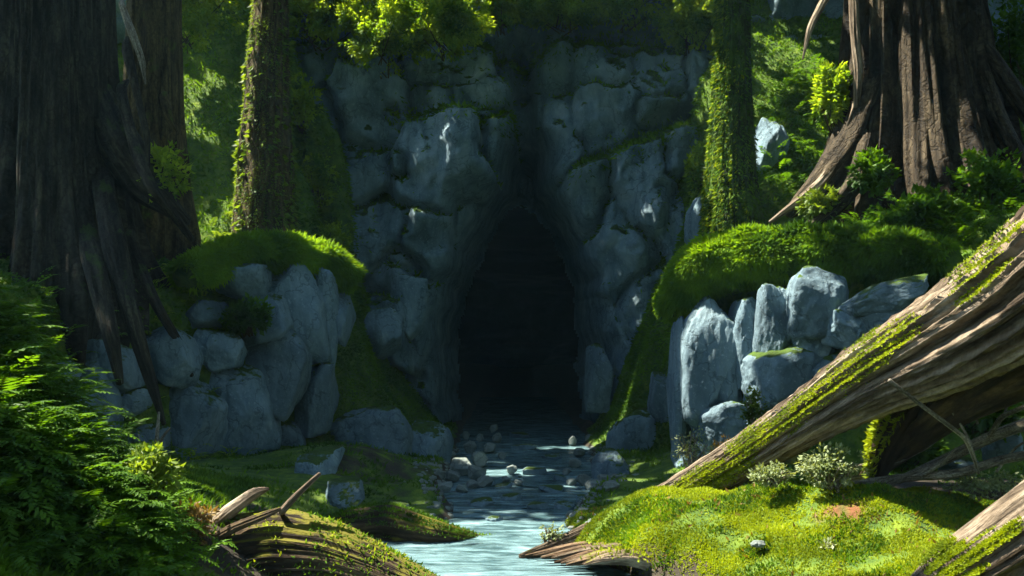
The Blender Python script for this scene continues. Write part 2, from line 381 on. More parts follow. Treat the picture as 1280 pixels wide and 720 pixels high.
def H(x, y):
    x, y = np.broadcast_arrays(np.asarray(x, float), np.asarray(y, float))
    d = chan(x, y)
    h = -.25 + .36 * ss(-.2, .3, d) + .22 * ss(.3, 1.6, d) + .06 * fbm(x * 1.2, y * 1.2, 0, 4)
    nz = .16 * pn(x * 1.3, y * 1.3, 4.)
    wl = ip(y, 0, .5, 13.2, .5, 14.4, 2.1, 17, 1.7); wr = ip(y, 0, .45, 13, .45, 14, 1.4, 17, 1.2)
    a = EL(y) - x + nz; b = x - ER(y) + nz
    tl = ss(0, 1, a / wl) * ss(8.0, 9.3, y + 0 * x); tr = ss(0, 1, b / wr)* ss(8.4, 9.6, y + 0 * x)
    topl = 2.2 + .95 * ss(.3, 2.2, a) + .18 * pn(x, y, 7.) ; topr = 2.15 + .85 * ss(.25, 1.5, b) + .14 * pn(x, y, 2.)
    topl = topl - .35 * ss(11, 9, y)
    h = h * (1 - tl) * (1 - tr) + topl * tl + topr * tr
    h = h + tr * np.clip(y - 13.2, 0, 5) * 1.15 * ss(2.3, 3.6, x + .6 * pn(x * .9, y * 1.3, 6.)) * ss(18.5, 17.5, y) + tl * np.clip(y - 13.7, 0, 5) * 1.35 * ss(-2.6, -4.2, x + .8 * pn(x * .9, y * 1.3, 3.) + .4 * pn(x * 2.5, y * 2.5, 5.)) * ss(18.5, 17.5, y)
    # bank under the ferns, low mossy mounds by the water
    h = h + 1.5 * np.exp(-((x + 4.35) / 1.4) ** 2 - ((y - 6.3) / 2.3) ** 2)
    h = h - .27 * np.exp(-np.abs((x + 1.25) / .8) ** 3 - np.abs((y - 6.1) / .75) ** 3)
    h = h - .2 * np.exp(-((x + 1.1) / .5) ** 2 - ((y - 8.6) / .5) ** 2)
    h = h + .27 * np.exp(-np.abs((x - 2.25) / 1.35) ** 3.2 - np.abs((y - 7.35) / .62) ** 2.4) * (1 + .25 * pn(x * 2, y * 2, 1)) + .05*np.exp(-np.abs((x - 2.25) / 1.6) ** 3.2 - np.abs((y - 7.35) / .8) ** 2.4)*pn(x * 5, y * 5, 1)
    h = h + .24 * np.exp(-((x - .98) / .42) ** 2 - ((y - 7.95) / .35) ** 2)
    h = h + .18 * np.exp(-((x + .75) / .5) ** 2 - ((y - 10.0) / .3) ** 2) + .16 * np.exp(-((x - .75) / .5) ** 2 - ((y - 10.1) / .3) ** 2)
    h = h + .25 * np.exp(-((x + 1.7) / .7) ** 2 - ((y - 11.2) / .8) ** 2)
    return h
def axis(lo, hi, a, b, st, g=1.25):
    m = list(np.arange(a, b + 1e-6, st)); s = st
    while m[-1] < hi: s *= g; m.append(m[-1] + s)
    s = st; l = []; x = a
    while x > lo: s *= g; x -= s; l.append(x)
    return np.array(l[::-1] + m)
gx = axis(-400, 400, -5.5, 6., .055); gy = axis(-400, 500, 5.6, 17.6, .055)
X, Y = np.meshgrid(gx, gy); Z = H(X, Y)
far = ss(25, 60, np.hypot(X, Y - 8)); Z = Z * (1 - far) + far * .3
GV = np.stack([X, Y, Z], -1).reshape(-1, 3); GF = gridF(len(gy), len(gx))
moss = ss(.05, .25, chan(X, Y)) * ss(-.1, .12, Z) * .9
under = np.exp(-((X - 3.6) / 1.5) ** 2 - ((Y - 9.0) / .9) ** 2)
moss *= 1 - ss(17.6, 18, Y) * ss(95, 90, Y)
moss *= 1 - .8 * np.exp(-((X + 1.7) / .6) ** 4 - ((Y - 7.2) / 1.1) ** 4)
moss = np.clip(moss * (1 - under) * (1 - .55 * np.exp(-((X + 1.6) / 1.1) ** 2 - ((Y - 11) / 2.2) ** 2)), 0, 1)
bare = np.exp(-(((X - 2.32) / .20) ** 2 + ((Y - 7.0) / .11) ** 2) ** 2) * ss(-.3, .5, fbm(X * 9, Y * 9, 1, 3)+.3)
g = mesh('ground', GV, GF, M_ground, attrs={'moss': moss.ravel(), 'bare': bare.ravel()}); tag(g, kind='structure')
# small dip in the red soil patch is left to the bump

# water
wx = axis(-3.2, 3.4, -2.2, 2.4, .05); wy = axis(-12, 27, 5.5, 17, .05)
X2, Y2 = np.meshgrid(wx, wy); Zw = .012 * fbm(X2 * 2.2, Y2 * 4.5, 0, 3) + .006 * pn(X2 * 8, Y2 * 14, 2)
wv = mesh('water', np.stack([X2, Y2, Zw], -1).reshape(-1, 3), gridF(len(wy), len(wx)), M_water); tag(wv, kind='structure')

# ------------------------------------------------------------------ cliff with the cave
blocks = [  # px, py, w, h, forward offset, tilt
 (452,128,105,125,.35,-18),(428,215,95,75,.30,0),(565,222,125,125,.55,0),(558,85,120,55,.15,0),(602,128,75,55,.2,0),(490,146,20,26,.35,0),
 (508,216,20,28,.45,0),(486,295,70,75,.35,0),(506,345,55,60,.4,0),(625,185,60,90,.2,0),(540,130,60,60,.15,0),(395,80,60,90,0,0),
 (400,150,60,110,.1,0),(455,60,60,60,.0,0),(510,330,60,50,.3,0),(540,310,70,80,.45,0),(545,400,60,110,.4,0),(500,420,60,80,.5,0),
 (745,80,75,75,.15,0),(752,148,90,85,.3,0),(826,92,62,75,.25,0),(828,148,80,35,.3,0),(880,95,50,100,.2,0),(700,80,50,90,.0,0),
 (700,160,55,110,.05,0),(790,45,90,35,0,0),(800,250,75,115,.55,8),(850,215,65,75,.6,0),(850,285,70,90,.6,0),(770,320,75,130,.45,6),
 (735,260,50,110,.2,0),(800,380,80,80,.4,0),(755,420,50,90,.3,0),(650,60,60,100,-.2,0),(660,140,40,90,-.3,0),(905,200,60,120,.3,0),
 (960,180,60,95,.5,0),(985,140,60,70,.4,0),(940,90,60,70,.3,0),(1000,210,70,70,.4,0),(560,460,50,90,.3,0),(740,500,50,90,.3,0),
 (350,120,80,110,.0,0),(300,180,90,110,.0,0),(250,100,90,120,0,0),(360,220,80,90,.1,0),(310,60,70,80,0,0),(590,290,60,100,.3,0)]
seeds = []
for px, py, w_, h_, o_, ti in blocks:
    q = P(px, py, 17); seeds.append((q[0], q[2], M(w_, 17) / 2, M(h_, 17) / 2, o_, R(ti)))
r2 = np.random.default_rng(11)
for i in range(230):
    x_, z_ = r2.uniform(-11, 12), r2.uniform(-.5, 9.5)
    if any(abs(x_ - s_[0]) < s_[2] * 1.3 + .2 and abs(z_ - s_[1]) < s_[3] * 1.3 + .2 for s_ in seeds): continue
    seeds.append((x_, z_, r2.uniform(.3, .6), r2.uniform(.4, .85), r2.uniform(0, .3), r2.uniform(-.2, .2)))
SD = np.array(seeds)
cx_ = axis(-40, 40, -4.6, 5.2, .033); cz_ = axis(-1.2, 10, -.3, 8.0, .033)
X3, Z3 = np.meshgrid(cx_, cz_)
wxp = X3 + .10 * fbm(X3 * 1.8, Z3 * 1.8, 0, 3); wzp = Z3 + .12 * fbm(X3 * 1.8, Z3 * 1.8, 5, 3)
F1 = np.full(X3.shape, 9.); F2 = F1.copy(); off = np.zeros_like(X3); tl1 = np.zeros_like(X3)
for i, (sx_, sz_, sw, sh, so_, ti) in enumerate(SD):
    dx = wxp - sx_; dz = wzp - sz_; c_, s_ = math.cos(ti), math.sin(ti)
    u = (dx * c_ + dz * s_) / sw; v = (-dx * s_ + dz * c_) / sh
    q = (np.abs(u) ** 2.8 + np.abs(v) ** 2.8) ** (1 / 2.8)
    m1 = q < F1; F2 = np.where(m1, F1, np.minimum(F2, q)); F1 = np.where(m1, q, F1)
    tx, tz = math.sin(i * 7.1) * .25, math.cos(i * 3.3) * .2
    off = np.where(m1, so_, off); tl1 = np.where(m1, u * tx * .4 + v * tz * .4, tl1)
edge = np.clip((F2 - F1) / .42, 0, 1)
cav_z = np.clip(Z3, -.5, 6)
cc = ip(cav_z, -1, .2, 0, .17, 2, .1, 3.2, .22, 4.3, .15, 5, .15)
chw = ip(Z3, -1.5, 1.36, 0, 1.34, 1.7, 1.36, 2.5, 1.22, 3.2, 1.0, 3.8, .68, 4.2, .34, 4.45, -.2, 6, -1.5)
dc = np.abs(X3 - cc + .10 * pn(X3 * 2, Z3 * 2, 8)) - chw          # <0 in the mouth
inside = ss(.05, -.5, dc * (chw > .03) + .3 * (chw <= .03))
inside = ss(0.12, -.22, dc + .06 * fbm(X3 * 3, Z3 * 3, 6, 3)) * ss(4.55, 4.25, Z3)
D = 17.25 + .05 * Z3 - off * 1.15 - edge ** .55 * (.18 + .22 * ss(-.35, .45, fbm(X3 * .8, Z3 * .8, 12, 2))) - tl1 * 2.6 + .26 * fbm(X3 * .8, Z3 * .8, 1, 3) + .10 * (np.abs(pn(X3 * 2.2, Z3 * 1.1, 4.)) - .2) + .06 * fbm(X3 * 4, Z3 * 3, 2, 5) + .12 * np.abs(fbm(X3 * 2.6 + .6 * Z3, Z3 * 1.4, 7, 3))
D += 1.1 * np.exp(-np.clip(dc, 0, 9) / .2) * ss(4.9, 3.9, Z3)     # funnel
D += 2.4 * np.exp(-np.abs((X3 - .2 - .1 * pn(Z3 * 1.5, 0, 0)) / .36) ** 2.5) * ss(3.2, 3.8, Z3) * ss(5.4, 4.7, Z3)   # recess over the arch
D += .8 * np.exp(-((X3 - .22 - .05 * pn(Z3 * 2, 0, 0)) / .22) ** 2) * ss(4.0, 4.8, Z3) * ss(8, 6.5, Z3)  # crevice above
def band(pts, amt, x0, x1):
    a = np.array([P(*p, 17) for p in pts]); zl = np.interp(X3, a[:, 0], a[:, 2])
    mk = ss(x0 - .2, x0 + .2, X3) * ss(x1 + .2, x1 - .2, X3)
    return -amt * mk * (1 - ss(0, .22, Z3 - zl + .06 * pn(X3 * 3, 0, 0))), np.exp(-((Z3 - zl - .12) / .2) ** 2) * mk
b1, k1 = band([(480, 160), (560, 152), (640, 158)], .35, P(495, 0, 17)[0], P(640, 0, 17)[0])
b2, k2 = band([(700, 235), (760, 205), (830, 185), (900, 160)], .42, P(715, 0, 17)[0], P(930, 0, 17)[0])
b3, k3 = band([(380, 60), (560, 52), (660, 75), (720, 55), (950, 60)], .35, -5, 6)
D += b1 + b2 + b3
D -= ss(-3.4, -6, X3) * .8 + ss(4.3, 7, X3) * 1.0
D = D * (1 - inside) + inside * (19.6 + .5 * fbm(X3, Z3, 3, 3))
D = np.where(np.abs(X3) > 38, 78, D)      # the sheet turns back at its far ends: the cave opens into a closed hollow
KB = np.clip(k1 + k2 + k3, 0, 1)
rows = [np.stack([X3, D, Z3], -1)]
back = axis(0, 60, 0, 3, .25, 1.3)[1:]
last = rows[0][-1]
tp = [np.stack([last[:, 0], last[:, 1] + b_, last[:, 2] + 1.6 * (1 - np.exp(-b_ / 2.5)) + .12 * b_ + .3 * fbm(last[:, 0] * .5, b_, 0, 3)], -1) for b_ in back]
tp.append(np.column_stack([last[:, 0], last[:, 1] * 0 + 92, last[:, 2] * 0 - 2]))
CV = np.concatenate([rows[0].reshape(-1, 3)] + tp); CF = gridF(len(cz_) + len(tp), len(cx_))
INs = np.concatenate([inside.ravel(), np.zeros(len(CV) - inside.size)]); CF = CF[INs[CF].min(1) < .93]
cl = mesh('cliff', CV, CF, M_cliff); tag(cl, kind='structure')
f0 = CF[len(cx_) * 40 + 20]; 
if np.cross(CV[f0[1]] - CV[f0[0]], CV[f0[2]] - CV[f0[0]])[1] > 0: cl.data.flip_normals(); CF = CF[:, ::-1]

# hollow behind the mouth: a rough rock chamber, open only towards the mouth
def ico0(n):
    import bmesh
    bm = bmesh.new(); bmesh.ops.create_icosphere(bm, subdivisions=n, radius=1)
    bm.verts.ensure_lookup_table(); V = np.array([v.co[:] for v in bm.verts]); F = np.array([[v.index for v in f.verts] for f in bm.faces]); bm.free(); return V, F
cvV, cvF = ico0(7); nn_ = np.sign(cvV) * np.abs(cvV) ** .7
cvV = nn_ * [8.5, 17., 4.2] * (1 + .09 * fbm(cvV[:, 0] * 3, cvV[:, 1] * 3, cvV[:, 2] * 3, 4))[:, None] + [.2, 35., 2.5]
ctr = cvV[cvF].mean(1); cvF = cvF[~((ctr[:, 1] < 24) & (np.abs(ctr[:, 0] - .2) < 1.7) & (ctr[:, 2] < 4.8))]
tag(mesh('cave', cvV, cvF[:, ::-1], M_caveshade), kind='structure')

# ------------------------------------------------------------------ misty air
hm = bpy.data.materials.new('misty_air'); hm.use_nodes = True; hn = hm.node_tree; hn.nodes.remove(hn.nodes['Principled BSDF'])
pv = hn.nodes.new('ShaderNodeVolumePrincipled'); pv.inputs['Color'].default_value = (.45, .82, .95, 1); pv.inputs['Density'].default_value = .0011
pv.inputs['Anisotropy'].default_value = .2
hn.links.new(pv.outputs[0], hn.nodes['Material Output'].inputs['Volume'])
hv = np.array([[x_, y_, z_] for z_ in (-3, 22) for y_ in (-420, 520) for x_ in (-420, 420)], float)
hz = mesh('haze', hv, np.array([[0, 2, 3, 1], [4, 5, 7, 6], [0, 1, 5, 4], [2, 6, 7, 3], [0, 4, 6, 2], [1, 3, 7, 5]]), hm, smooth=False); tag(hz, kind='stuff')

# ------------------------------------------------------------------ boulders
def ico(n):
    me = bpy.data.meshes.new('t'); import bmesh
    bm = bmesh.new(); bmesh.ops.create_icosphere(bm, subdivisions=n, radius=1); bm.verts.ensure_lookup_table()
    V = np.array([v.co[:] for v in bm.verts]); F = np.array([[v.index for v in f.verts] for f in bm.faces]); bm.free()
    return unit(V), F
ICO5, ICO4, ICO3, ICO2 = ico(6), ico(5), ico(4), ico(3)
def rockshape(seed, lod, k=11, npl=16, rough=.05, boxy=.5):
    rg = np.random.default_rng(seed); N, F = lod; k = k * 1.0
    pl = rg.normal(size=(npl, 3)); pl = unit(pl); dist = rg.uniform(.72, 1.05, npl)
    ax = np.array([[1, 0, 0], [-1, 0, 0], [0, 1, 0], [0, -1, 0], [0, 0, 1], [0, 0, -1]], float) + rg.normal(size=(6, 3)) * .12
    pl = np.concatenate([pl, unit(ax)]); dist = np.concatenate([dist, np.full(6, 1 - .18 * boxy)])
    q = np.clip(N @ pl.T, 0, None) / dist; r = (q ** k).sum(1) ** (-1 / k)
    V = N * r[:, None]; V = V / np.abs(V).max(0)
    s = seed * 3.7
    V = V * (1 - rough * 1.3 * (np.abs(fbm(V[:, 0] * 2.2 + s, V[:, 1] * 2.2, V[:, 2] * 1.6, 3)) - .2))[:, None]
    V = V * (1 + rough * fbm(V[:, 0] * 1.6 + s, V[:, 1] * 1.6, V[:, 2] * 1.6, 4) + rough * .25 * fbm(V[:, 0] * 8 + s, V[:, 1] * 8, V[:, 2] * 8, 3))[:, None]
    return V, F
def boulder(px, py, w_, h_, d, tilt, seed, label, name='boulder', mat=None, group=None, lod=None, dep=None, k=None, top=None):
    c = P(px, py, d); sc = np.array([M(w_, d) / 2, (dep or M(min(w_, h_) * .9 + 20, d)) / 2, M(h_, d) / 2])
    V, F = rockshape(seed, lod or ICO5, k=k or (15 + (seed * 5) % 14)); V = V * sc
    a = R(tilt); Rm = np.array([[math.cos(a), 0, math.sin(a)], [0, 1, 0], [-math.sin(a), 0, math.cos(a)]]); V = V @ Rm.T
    V = V + c
    o = mesh(name, V, F, mat or M_rock, origin=(c[0], c[1], V[:, 2].min()))
    return tag(o, label, 'rock' if name == 'boulder' else 'stone', group), V, F
def ghit(px, py, lo=9.0, hi=17.2):
    for d in np.arange(lo, hi, .05):
        q = P(px, py, d)
        if q[2] < float(H(q[0], q[1])): return d
    return hi
def dl(px): return 9.75 + (px - 60) / 380 * 3.35
BL = []
GL = 'boulders of the left rock wall'; GR = 'boulders of the right rock wall'
left = [
 (302,352,62,44,3,'small rounded boulder right under the mossy ledge, top of left wall'),
 (262,396,52,40,-5,'small square boulder between tree root and mossy hollow, left wall'),
 (372,392,70,130,-8,'tall smooth boulder right of the mossy hollow under ledge edge'),
 (408,395,34,130,-4,'narrow upright slab at the right end of left wall'),
 (428,400,24,70,-2,'thin sliver of rock beside grassy slope, far right of left wall'),
 (333,395,60,80,-12,'pale leaning boulder above the big round one, left wall'),
 (345,462,84,120,-4,'broad pale boulder in the middle of left wall, mossless'),
 (274,440,60,52,4,'small knobbly boulder wedged above the cracked pale block'),
 (302,515,74,120,-12,'pale cracked upright block leaning left in the left wall'),
 (236,530,88,130,3,'large dark smooth boulder behind the thin dead stem'),
 (212,446,72,82,-12,'angular blue grey boulder just right of the hanging roots'),
 (140,460,66,76,-14,'oval dark boulder left of the hanging roots'),
 (166,502,46,34,0,'small flat rock wedged beneath the oval dark boulder'),
 (112,505,70,120,-28,'long slanting slab behind the green ferns, left wall'),
 (76,480,50,60,-10,'leftmost dark rock peeping over the ferns'),
 (182,560,60,70,5,'low dark boulder at the foot of left wall, behind ferns'),
 (255,610,60,50,5,'mossy footing rock just behind the rotten log'),
 (300,592,60,60,5,'squat shadowed rock at the foot of the cracked pale block'),
 (355,560,60,80,5,'shadowed rock under the broad pale boulder'),
 (395,500,50,90,0,'dim rock between left wall and mossy slope'),
 (320,420,46,44,0,'dark rock in the mossy hollow of left wall')]
for i, (a, b_, w_, h_, t_, lab) in enumerate(left):
    d = dl(a) + (.15 if 'dark' in lab else 0) + (.25 if 'shadowed' in lab or 'hollow' in lab and 'right' not in lab else 0)
    BL.append(boulder(a, b_, w_ * 1.08, h_ * 1.06, d, t_, 20 + i, lab, group=GL, dep=.8))
def dr(px): return 11.75 - (px - 840) / 260 * 1.9
right = [
 (884,452,74,160,3,'tall pale sunlit slab under the hanging moss, right wall'),
 (851,480,30,190,0,'narrow leftmost column of the right rock wall'),
 (925,430,40,110,3,'dark upright rock between two pale slabs of right wall'),
 (963,420,46,118,2,'slim pale upright slab left of the round boulder'),
 (1024,380,84,88,0,'big round smooth boulder in the right wall, lit edge'),
 (1066,412,64,54,-6,'small grey rock tucked right of the round boulder'),
 (992,470,112,88,-22,'wide slanting boulder below the round one, beside fallen log'),
 (1010,430,50,50,0,'dark rock beneath the round boulder of right wall'),
 (900,530,70,66,-8,'squat boulder with pale rim where fallen log meets wall'),
 (868,575,60,50,-10,'low stone at foot of right wall behind the fallen log'),
 (1105,372,110,40,-16,'long flat slanting rock under right moss bank'),
 (1120,405,110,46,-18,'second flat slanting rock, half hidden by the fallen log'),
 (905,480,40,120,3,'blue shadowed column just right of the sunlit slab'),
 (955,500,50,70,0,'shadowed block under the slim pale slab'),
 (1050,470,70,60,-20,'shaded block just above the mossy part of fallen log')]
for i, (a, b_, w_, h_, t_, lab) in enumerate(right):
    d = dr(min(a, 1100)) + (.18 if 'dark' in lab or 'shad' in lab else 0)
    BL.append(boulder(a, b_, w_ * 1.08, h_ * 1.06, d, t_, 70 + i, lab, group=GR, dep=.8, k=16 if 'round' in lab and 'right of' not in lab and 'beneath' not in lab and 'below' not in lab and 'left of' not in lab else None))
mid = [
 (468,560,104,112,15.0,-10,'big rounded boulder on the grassy slope left of cave'),
 (478,418,52,66,15.6,0,'upright grey boulder high on the slope left of cave'),
 (535,568,60,90,15.6,0,'dark boulder at the left lip of the cave mouth'),
 (512,390,50,90,16.1,0,'tall dark block leaning on the cliff left of cave'),
 (430,620,50,40,13.2,0,'low mossy rock on the left bank near pale stones'),
 (400,585,50,50,13.6,0,'squat grey rock at the bottom of the left grassy slope'),
 (880,280,46,78,14.2,3,'pale egg shaped boulder beside the thin mossy trunk'),
 (960,185,48,84,15.2,4,'pale upright boulder on green hillside right of thin trunk'),
 (795,560,80,100,14.9,6,'big dim boulder on the grassy slope right of cave'),
 (760,590,50,60,14.3,0,'small dim boulder at the right side of the stream mouth'),
 (828,500,40,70,14.2,0,'dark rock where right slope meets the rock wall'),
 (748,470,40,90,16.2,0,'dark boulder against the right lip of the cave'),
 (490,640,46,26,11.5,0,'flat mossy rock at left water edge behind driftwood'),
 (440,650,44,26,10.6,0,'small dark rock behind the driftwood hump')]
for i, (a, b_, w_, h_, d, t_, lab) in enumerate(mid):
    d = min(d, ghit(a, b_) + .05)
    BL.append(boulder(a, b_, w_, h_, d, t_, 110 + i, lab, group='boulders around the cave slopes', dep=.9))

# stones in and beside the stream
GS = 'pale stones by the stream near the cave'
stp = [(588,560,15,14),(600,575,20,18),(612,560,14,12),(622,548,12,12),(596,592,22,16),(578,584,26,20),(566,596,18,12),(606,602,20,12),(590,606,14,9),
       (640,588,12,10),(628,570,10,9),(617,536,10,9),(548,594,18,14),(556,610,20,12),(578,612,14,8),(648,604,10,6),(600,548,9,9),(632,600,10,7),
       (719,580,14,10),(730,600,18,12),(742,606,22,12),(716,552,10,12),(755,600,16,12),(764,608,20,12),(724,566,14,10),(708,590,10,7),(714,603,12,8),(748,590,12,9),
       (583,545,9,9),(736,548,9,9)]
big = {(566,596,18,12): 'flat pale stone at the outer left of the left stone heap', (578,584,26,20): 'largest pale stone of the left stone heap',
       (600,575,20,18): 'second largest stone of the left heap, standing higher up the stream', (596,592,22,16): 'pale blocky stone at the front middle of the left heap',
       (548,594,18,14): 'single pale stone left of the left stone heap', (742,606,22,12): 'largest flat stone of the right stone heap', (719,580,14,10): 'highest small stone standing alone over the right heap',
       (764,608,20,12): 'outermost stone at the right end of right stone heap', (640,588,12,10): 'little stone standing alone in mid stream', (648,604,10,6): 'tiny flat stone low in mid stream'}
def SL(a, b_, w_, h_):
    if (a, b_, w_, h_) in big: return big[(a, b_, w_, h_)]
    if b_ < 570: return 'tiny far stone at the dark cave mouth, ' + ('left' if a < 660 else 'right') + ' side of stream'
    return 'small pale stone in the ' + ('left' if a < 660 else 'right') + ' stone heap beside the stream'
for i, (a, b_, w_, h_) in enumerate(stp):
    u, v = (a - 640) / FPX, (b_ + h_ / 2 - 420) / FPX; d = min(16.5, 1.68 / v) if v > 0.01 else 16
    zg = float(H(u * d, d)); 
    for _ in range(6): d = (CAMZ - max(float(H(u * d, d)), -.02)) / v; d = min(max(d, 9), 17)
    boulder(a, b_ - 1, w_ * 1.08, h_ * 1.12, d, (i * 37) % 40 - 20, 200 + i % 9, SL(a, b_, w_, h_), 'stone', M_pale, GS, ICO4, M(w_, d) * 1.0, k=34)
for i, (a, b_, w_, h_) in enumerate([(655,560,34,8),(690,572,26,8),(668,590,30,9),(690,612,34,9),(640,622,30,9),(672,632,28,8),(700,598,18,8),(630,608,22,8),(650,545,26,7),(705,632,26,9),(600,628,34,10),(735,625,30,10)]):
    v = (b_ - 420) / FPX; d = 1.7 / v
    boulder(a, b_, w_, h_ * 1.3, d, (i * 53) % 16 - 8, 300 + i, ['low dark wet stone inside the shadow of the cave mouth', 'low dark wet stone mid stream between the two pale stone heaps', 'low wet stone at the upstream end of the bright pool'][(b_ > 568) + (b_ > 615)], 'stone', M_rock, 'wet stones in the stream bed', ICO4, M(w_, d) * .8, k=20)
near = [
 (945,588,54,40,8.15,0,'cream lichen covered stone against the lower fallen log'),
 (984,562,34,34,8.0,0,'upright pale stone beside the lichen bush'),
 (918,600,26,20,8.1,0,'small pale stone left of the cream lichen covered one'),
 (1035,684,22,12,6.75,0,'rightmost white pebble in the front of the moss mound'),
 (1000,688,20,9,6.75,0,'flat white pebble low in the moss, middle of three'),
 (947,680,18,8,6.8,0,'leftmost white pebble stuck in the moss front'),
 (1255,560,60,36,7.9,-8,'grey stone behind the dead branches at right edge'),
 (1200,585,50,30,7.9,0,'dark stone under the grey dead branches'),
 (618,649,22,12,9.3,0,'flat wet stone lying in the narrow stream'),
 (533,650,14,10,9.9,0,'tiny stone on the left bank above the bright water')]
for i, (a, b_, w_, h_, d, t_, lab) in enumerate(near):
    boulder(a, b_, w_, h_, d, t_, 240 + i, lab, 'stone', M_rock if 'dark' in lab or 'grey' in lab or 'wet' in lab else M_pale, 'loose stones in the foreground', ICO4, M(w_, d) * .8)

# ------------------------------------------------------------------ big trees
def tree_mesh(bx, by, zb, r, flare, top, nlobe, seed, lean=(0, 0), amp=.35, nseg=300, fh=1.6):
    def rf(TH, TT):
        z = np.maximum(TT - 1.6, 0)
        fl = 1 - .25 * ss(1.6, .2, TT) + flare * np.exp(-z / fh * 1.5) + .25 * flare * np.exp(-z / (fh * 3.))
        T2 = TH + .16 * pn(np.cos(TH) * 2 + seed, np.sin(TH) * 2, z * .5) + .05 * z
        fo = sum(a * (np.abs(np.sin(T2 * k / 2 + seed * k)) - .63) for k, a in ((nlobe, .42), (nlobe * 2 + 1, .36), (nlobe * 4 + 1, .22), (nlobe * 8 + 3, .12)))
        return fl * (1 + amp * 1.25 * fo * (.30 + .9 * np.exp(-z / fh))) * (1 - .018 * z)
    hh = np.array([-1.6, 0, 1, 2.5, 5, top - zb]); pth = [(bx + lean[0] * h_, by + lean[1] * h_, zb + h_) for h_ in hh]
    return dict(path=pth, rad=[r] * len(hh), nseg=nseg, step=.05, ridge=.05, rf=16, seed=seed, rfun=rf, lf=.35)
TREES = []
def in_gap(p, m=.12):
    u, v = p @ e1, p @ e2
    return any(math.hypot(u - g[0], v - g[1]) < g[2] + m for g in GUV)
def branchset(root, bx, by, z0, r, seed, mat, n=7, ln=3.2):
    rg = np.random.default_rng(seed)
    for i in range(n):
        a = i * 2.4 + rg.uniform(-.4, .4); z = z0 + rg.uniform(0, 2.6); L = ln * rg.uniform(.7, 1.2)
        p0 = np.array([bx, by, z]); dr_ = np.array([math.cos(a), math.sin(a), .18])
        if any(in_gap(p0 + dr_ * L * f_) for f_ in np.linspace(.1, 1, 12)): continue
        Bark().add([p0, p0 + dr_ * L * .5, p0 + dr_ * L + [0, 0, .2]], [r, r * .6, r * .15], nseg=8, step=.3, ridge=.1).build('limb', mat, root)

# left giant
lb = P(64, 300, 11.1); lt = empty('giant_tree', (lb[0], lb[1], 2.1), 'huge dark fibrous tree trunk filling the left edge on the ledge', 'tree')
B = Bark().add(**tree_mesh(lb[0], lb[1], 2.1, .57, .72, 14, 5, 3, lean=(-.01, 0), amp=.34)); VL, FL = B.arr(); B.build('trunk', M_barkL, lt)
def root(parent, pts, r, mat, seed=0, ridge=.16, name='root', nseg=18, flat=None, sink=0):
    q = [P(*p) for p in pts]; q = [q[0] + (q[0] - q[1]) * .3 + [0, .12 + sink, 0]] + q; r = [max(r[0] * .25, r[0] - .05) if sink else r[0] * .3] + list(r); b = Bark().add(q, r, nseg=max(nseg, 30) if nseg == 18 else nseg, step=.03, ridge=ridge, rf=7, seed=seed, flat=flat)
    return b.build(name, mat, parent), b
root(lt, [(158,60,10.4),(172,120,10.3),(184,170,10.3),(186,240,10.4)], [.05,.035,.03,.01], M_barkL, 1)
root(lt, [(150,110,10.9),(170,190,10.45),(190,235,10.2),(222,275,10.6),(240,300,11)], [.05,.05,.045,.04,.03], M_barkL, 2, sink=.3)
root(lt, [(125,215,10.9),(142,300,10.15),(165,400,9.75),(190,480,9.85),(205,530,10.1)], [.10,.11,.075,.05,.02], M_barkL, 3, sink=.5)
root(lt, [(100,262,10.9),(120,340,9.95),(138,420,9.5),(150,480,9.6)], [.10,.10,.07,.03], M_barkL, 4, sink=.5)
root(lt, [(160,300,10.9),(195,380,10.35),(225,430,10.9),(240,470,11.0)], [.07,.05,.04,.02], M_barkL, 5, sink=.3)
root(lt, [(120,100,11.2),(150,180,10.8),(185,235,10.75),(235,278,10.9)], [.1,.2,.17,.05], M_barkL, 12, ridge=.2, sink=.4, nseg=36)
# hanging strip of bark
root(lt, [(152,5,10.4),(165,40,10.3),(178,75,10.3),(182,105,10.3)], [.03,.04,.03,.008], M_grey, 8, name='bark_strip')
TREES.append((lt, lb[0], lb[1]))
# second trunk behind it
sb = P(190, 240, 12.4); st = empty('background_tree', (sb[0], sb[1], float(H(sb[0], sb[1]))), 'brown trunk standing close behind the giant left tree', 'tree')
Bark().add(**tree_mesh(sb[0], sb[1], float(H(sb[0], sb[1])) , .30, .5, 14, 4, 9, nseg=90)).build('trunk', M_barkI, st)
root(st, [(205,120,12.1),(212,150,12.0),(222,165,12)], [.05,.04,.01], M_barkI, 11)
TREES.append((st, sb[0], sb[1]))
# ivy trunk
ib = P(331, 258, 13.6); it = empty('ivy_covered_tree', (ib[0], ib[1], ib[2] - .1), 'slender brown trunk edged with ivy leaves, standing on left ledge', 'tree')
hs = [0, .6, 1.6, 3, 5, 10]
bI = Bark().add([(ib[0] + [0, .0, .01, .05, .09, .2][i], ib[1], ib[2] - .25 + h_ - (.8 if i == 0 else 0)) for i, h_ in enumerate(hs)], [.47, .37, .30, .235, .19, .16], nseg=80, step=.05, ridge=.07, rf=7, seed=5, lf=.6)
VI, FI = bI.arr(); bI.build('trunk', M_barkI, it)
def msk_side(c, nr): return (.04 + ss(.55, .95, np.abs(nr[:, 0]))) * (.3 + ss(-.1, .4, fbm(c[:, 0] * 2, c[:, 1] * 2, c[:, 2] * 2.2, 2)))
p, nr = scatter(VI, FI, 2300, msk_side); Lv = Leaves()
d = unit(nr * .7 + rvec(len(p)) * .5 + [0, 0, -.45]); Lv.add(diamonds(p, d, unit(np.cross(d, nr + .2 * rvec(len(p)))), rng.uniform(.05, .12, len(p)), rng.uniform(.04, .09, len(p))))
Lv.build('ivy', L_ivy, it)
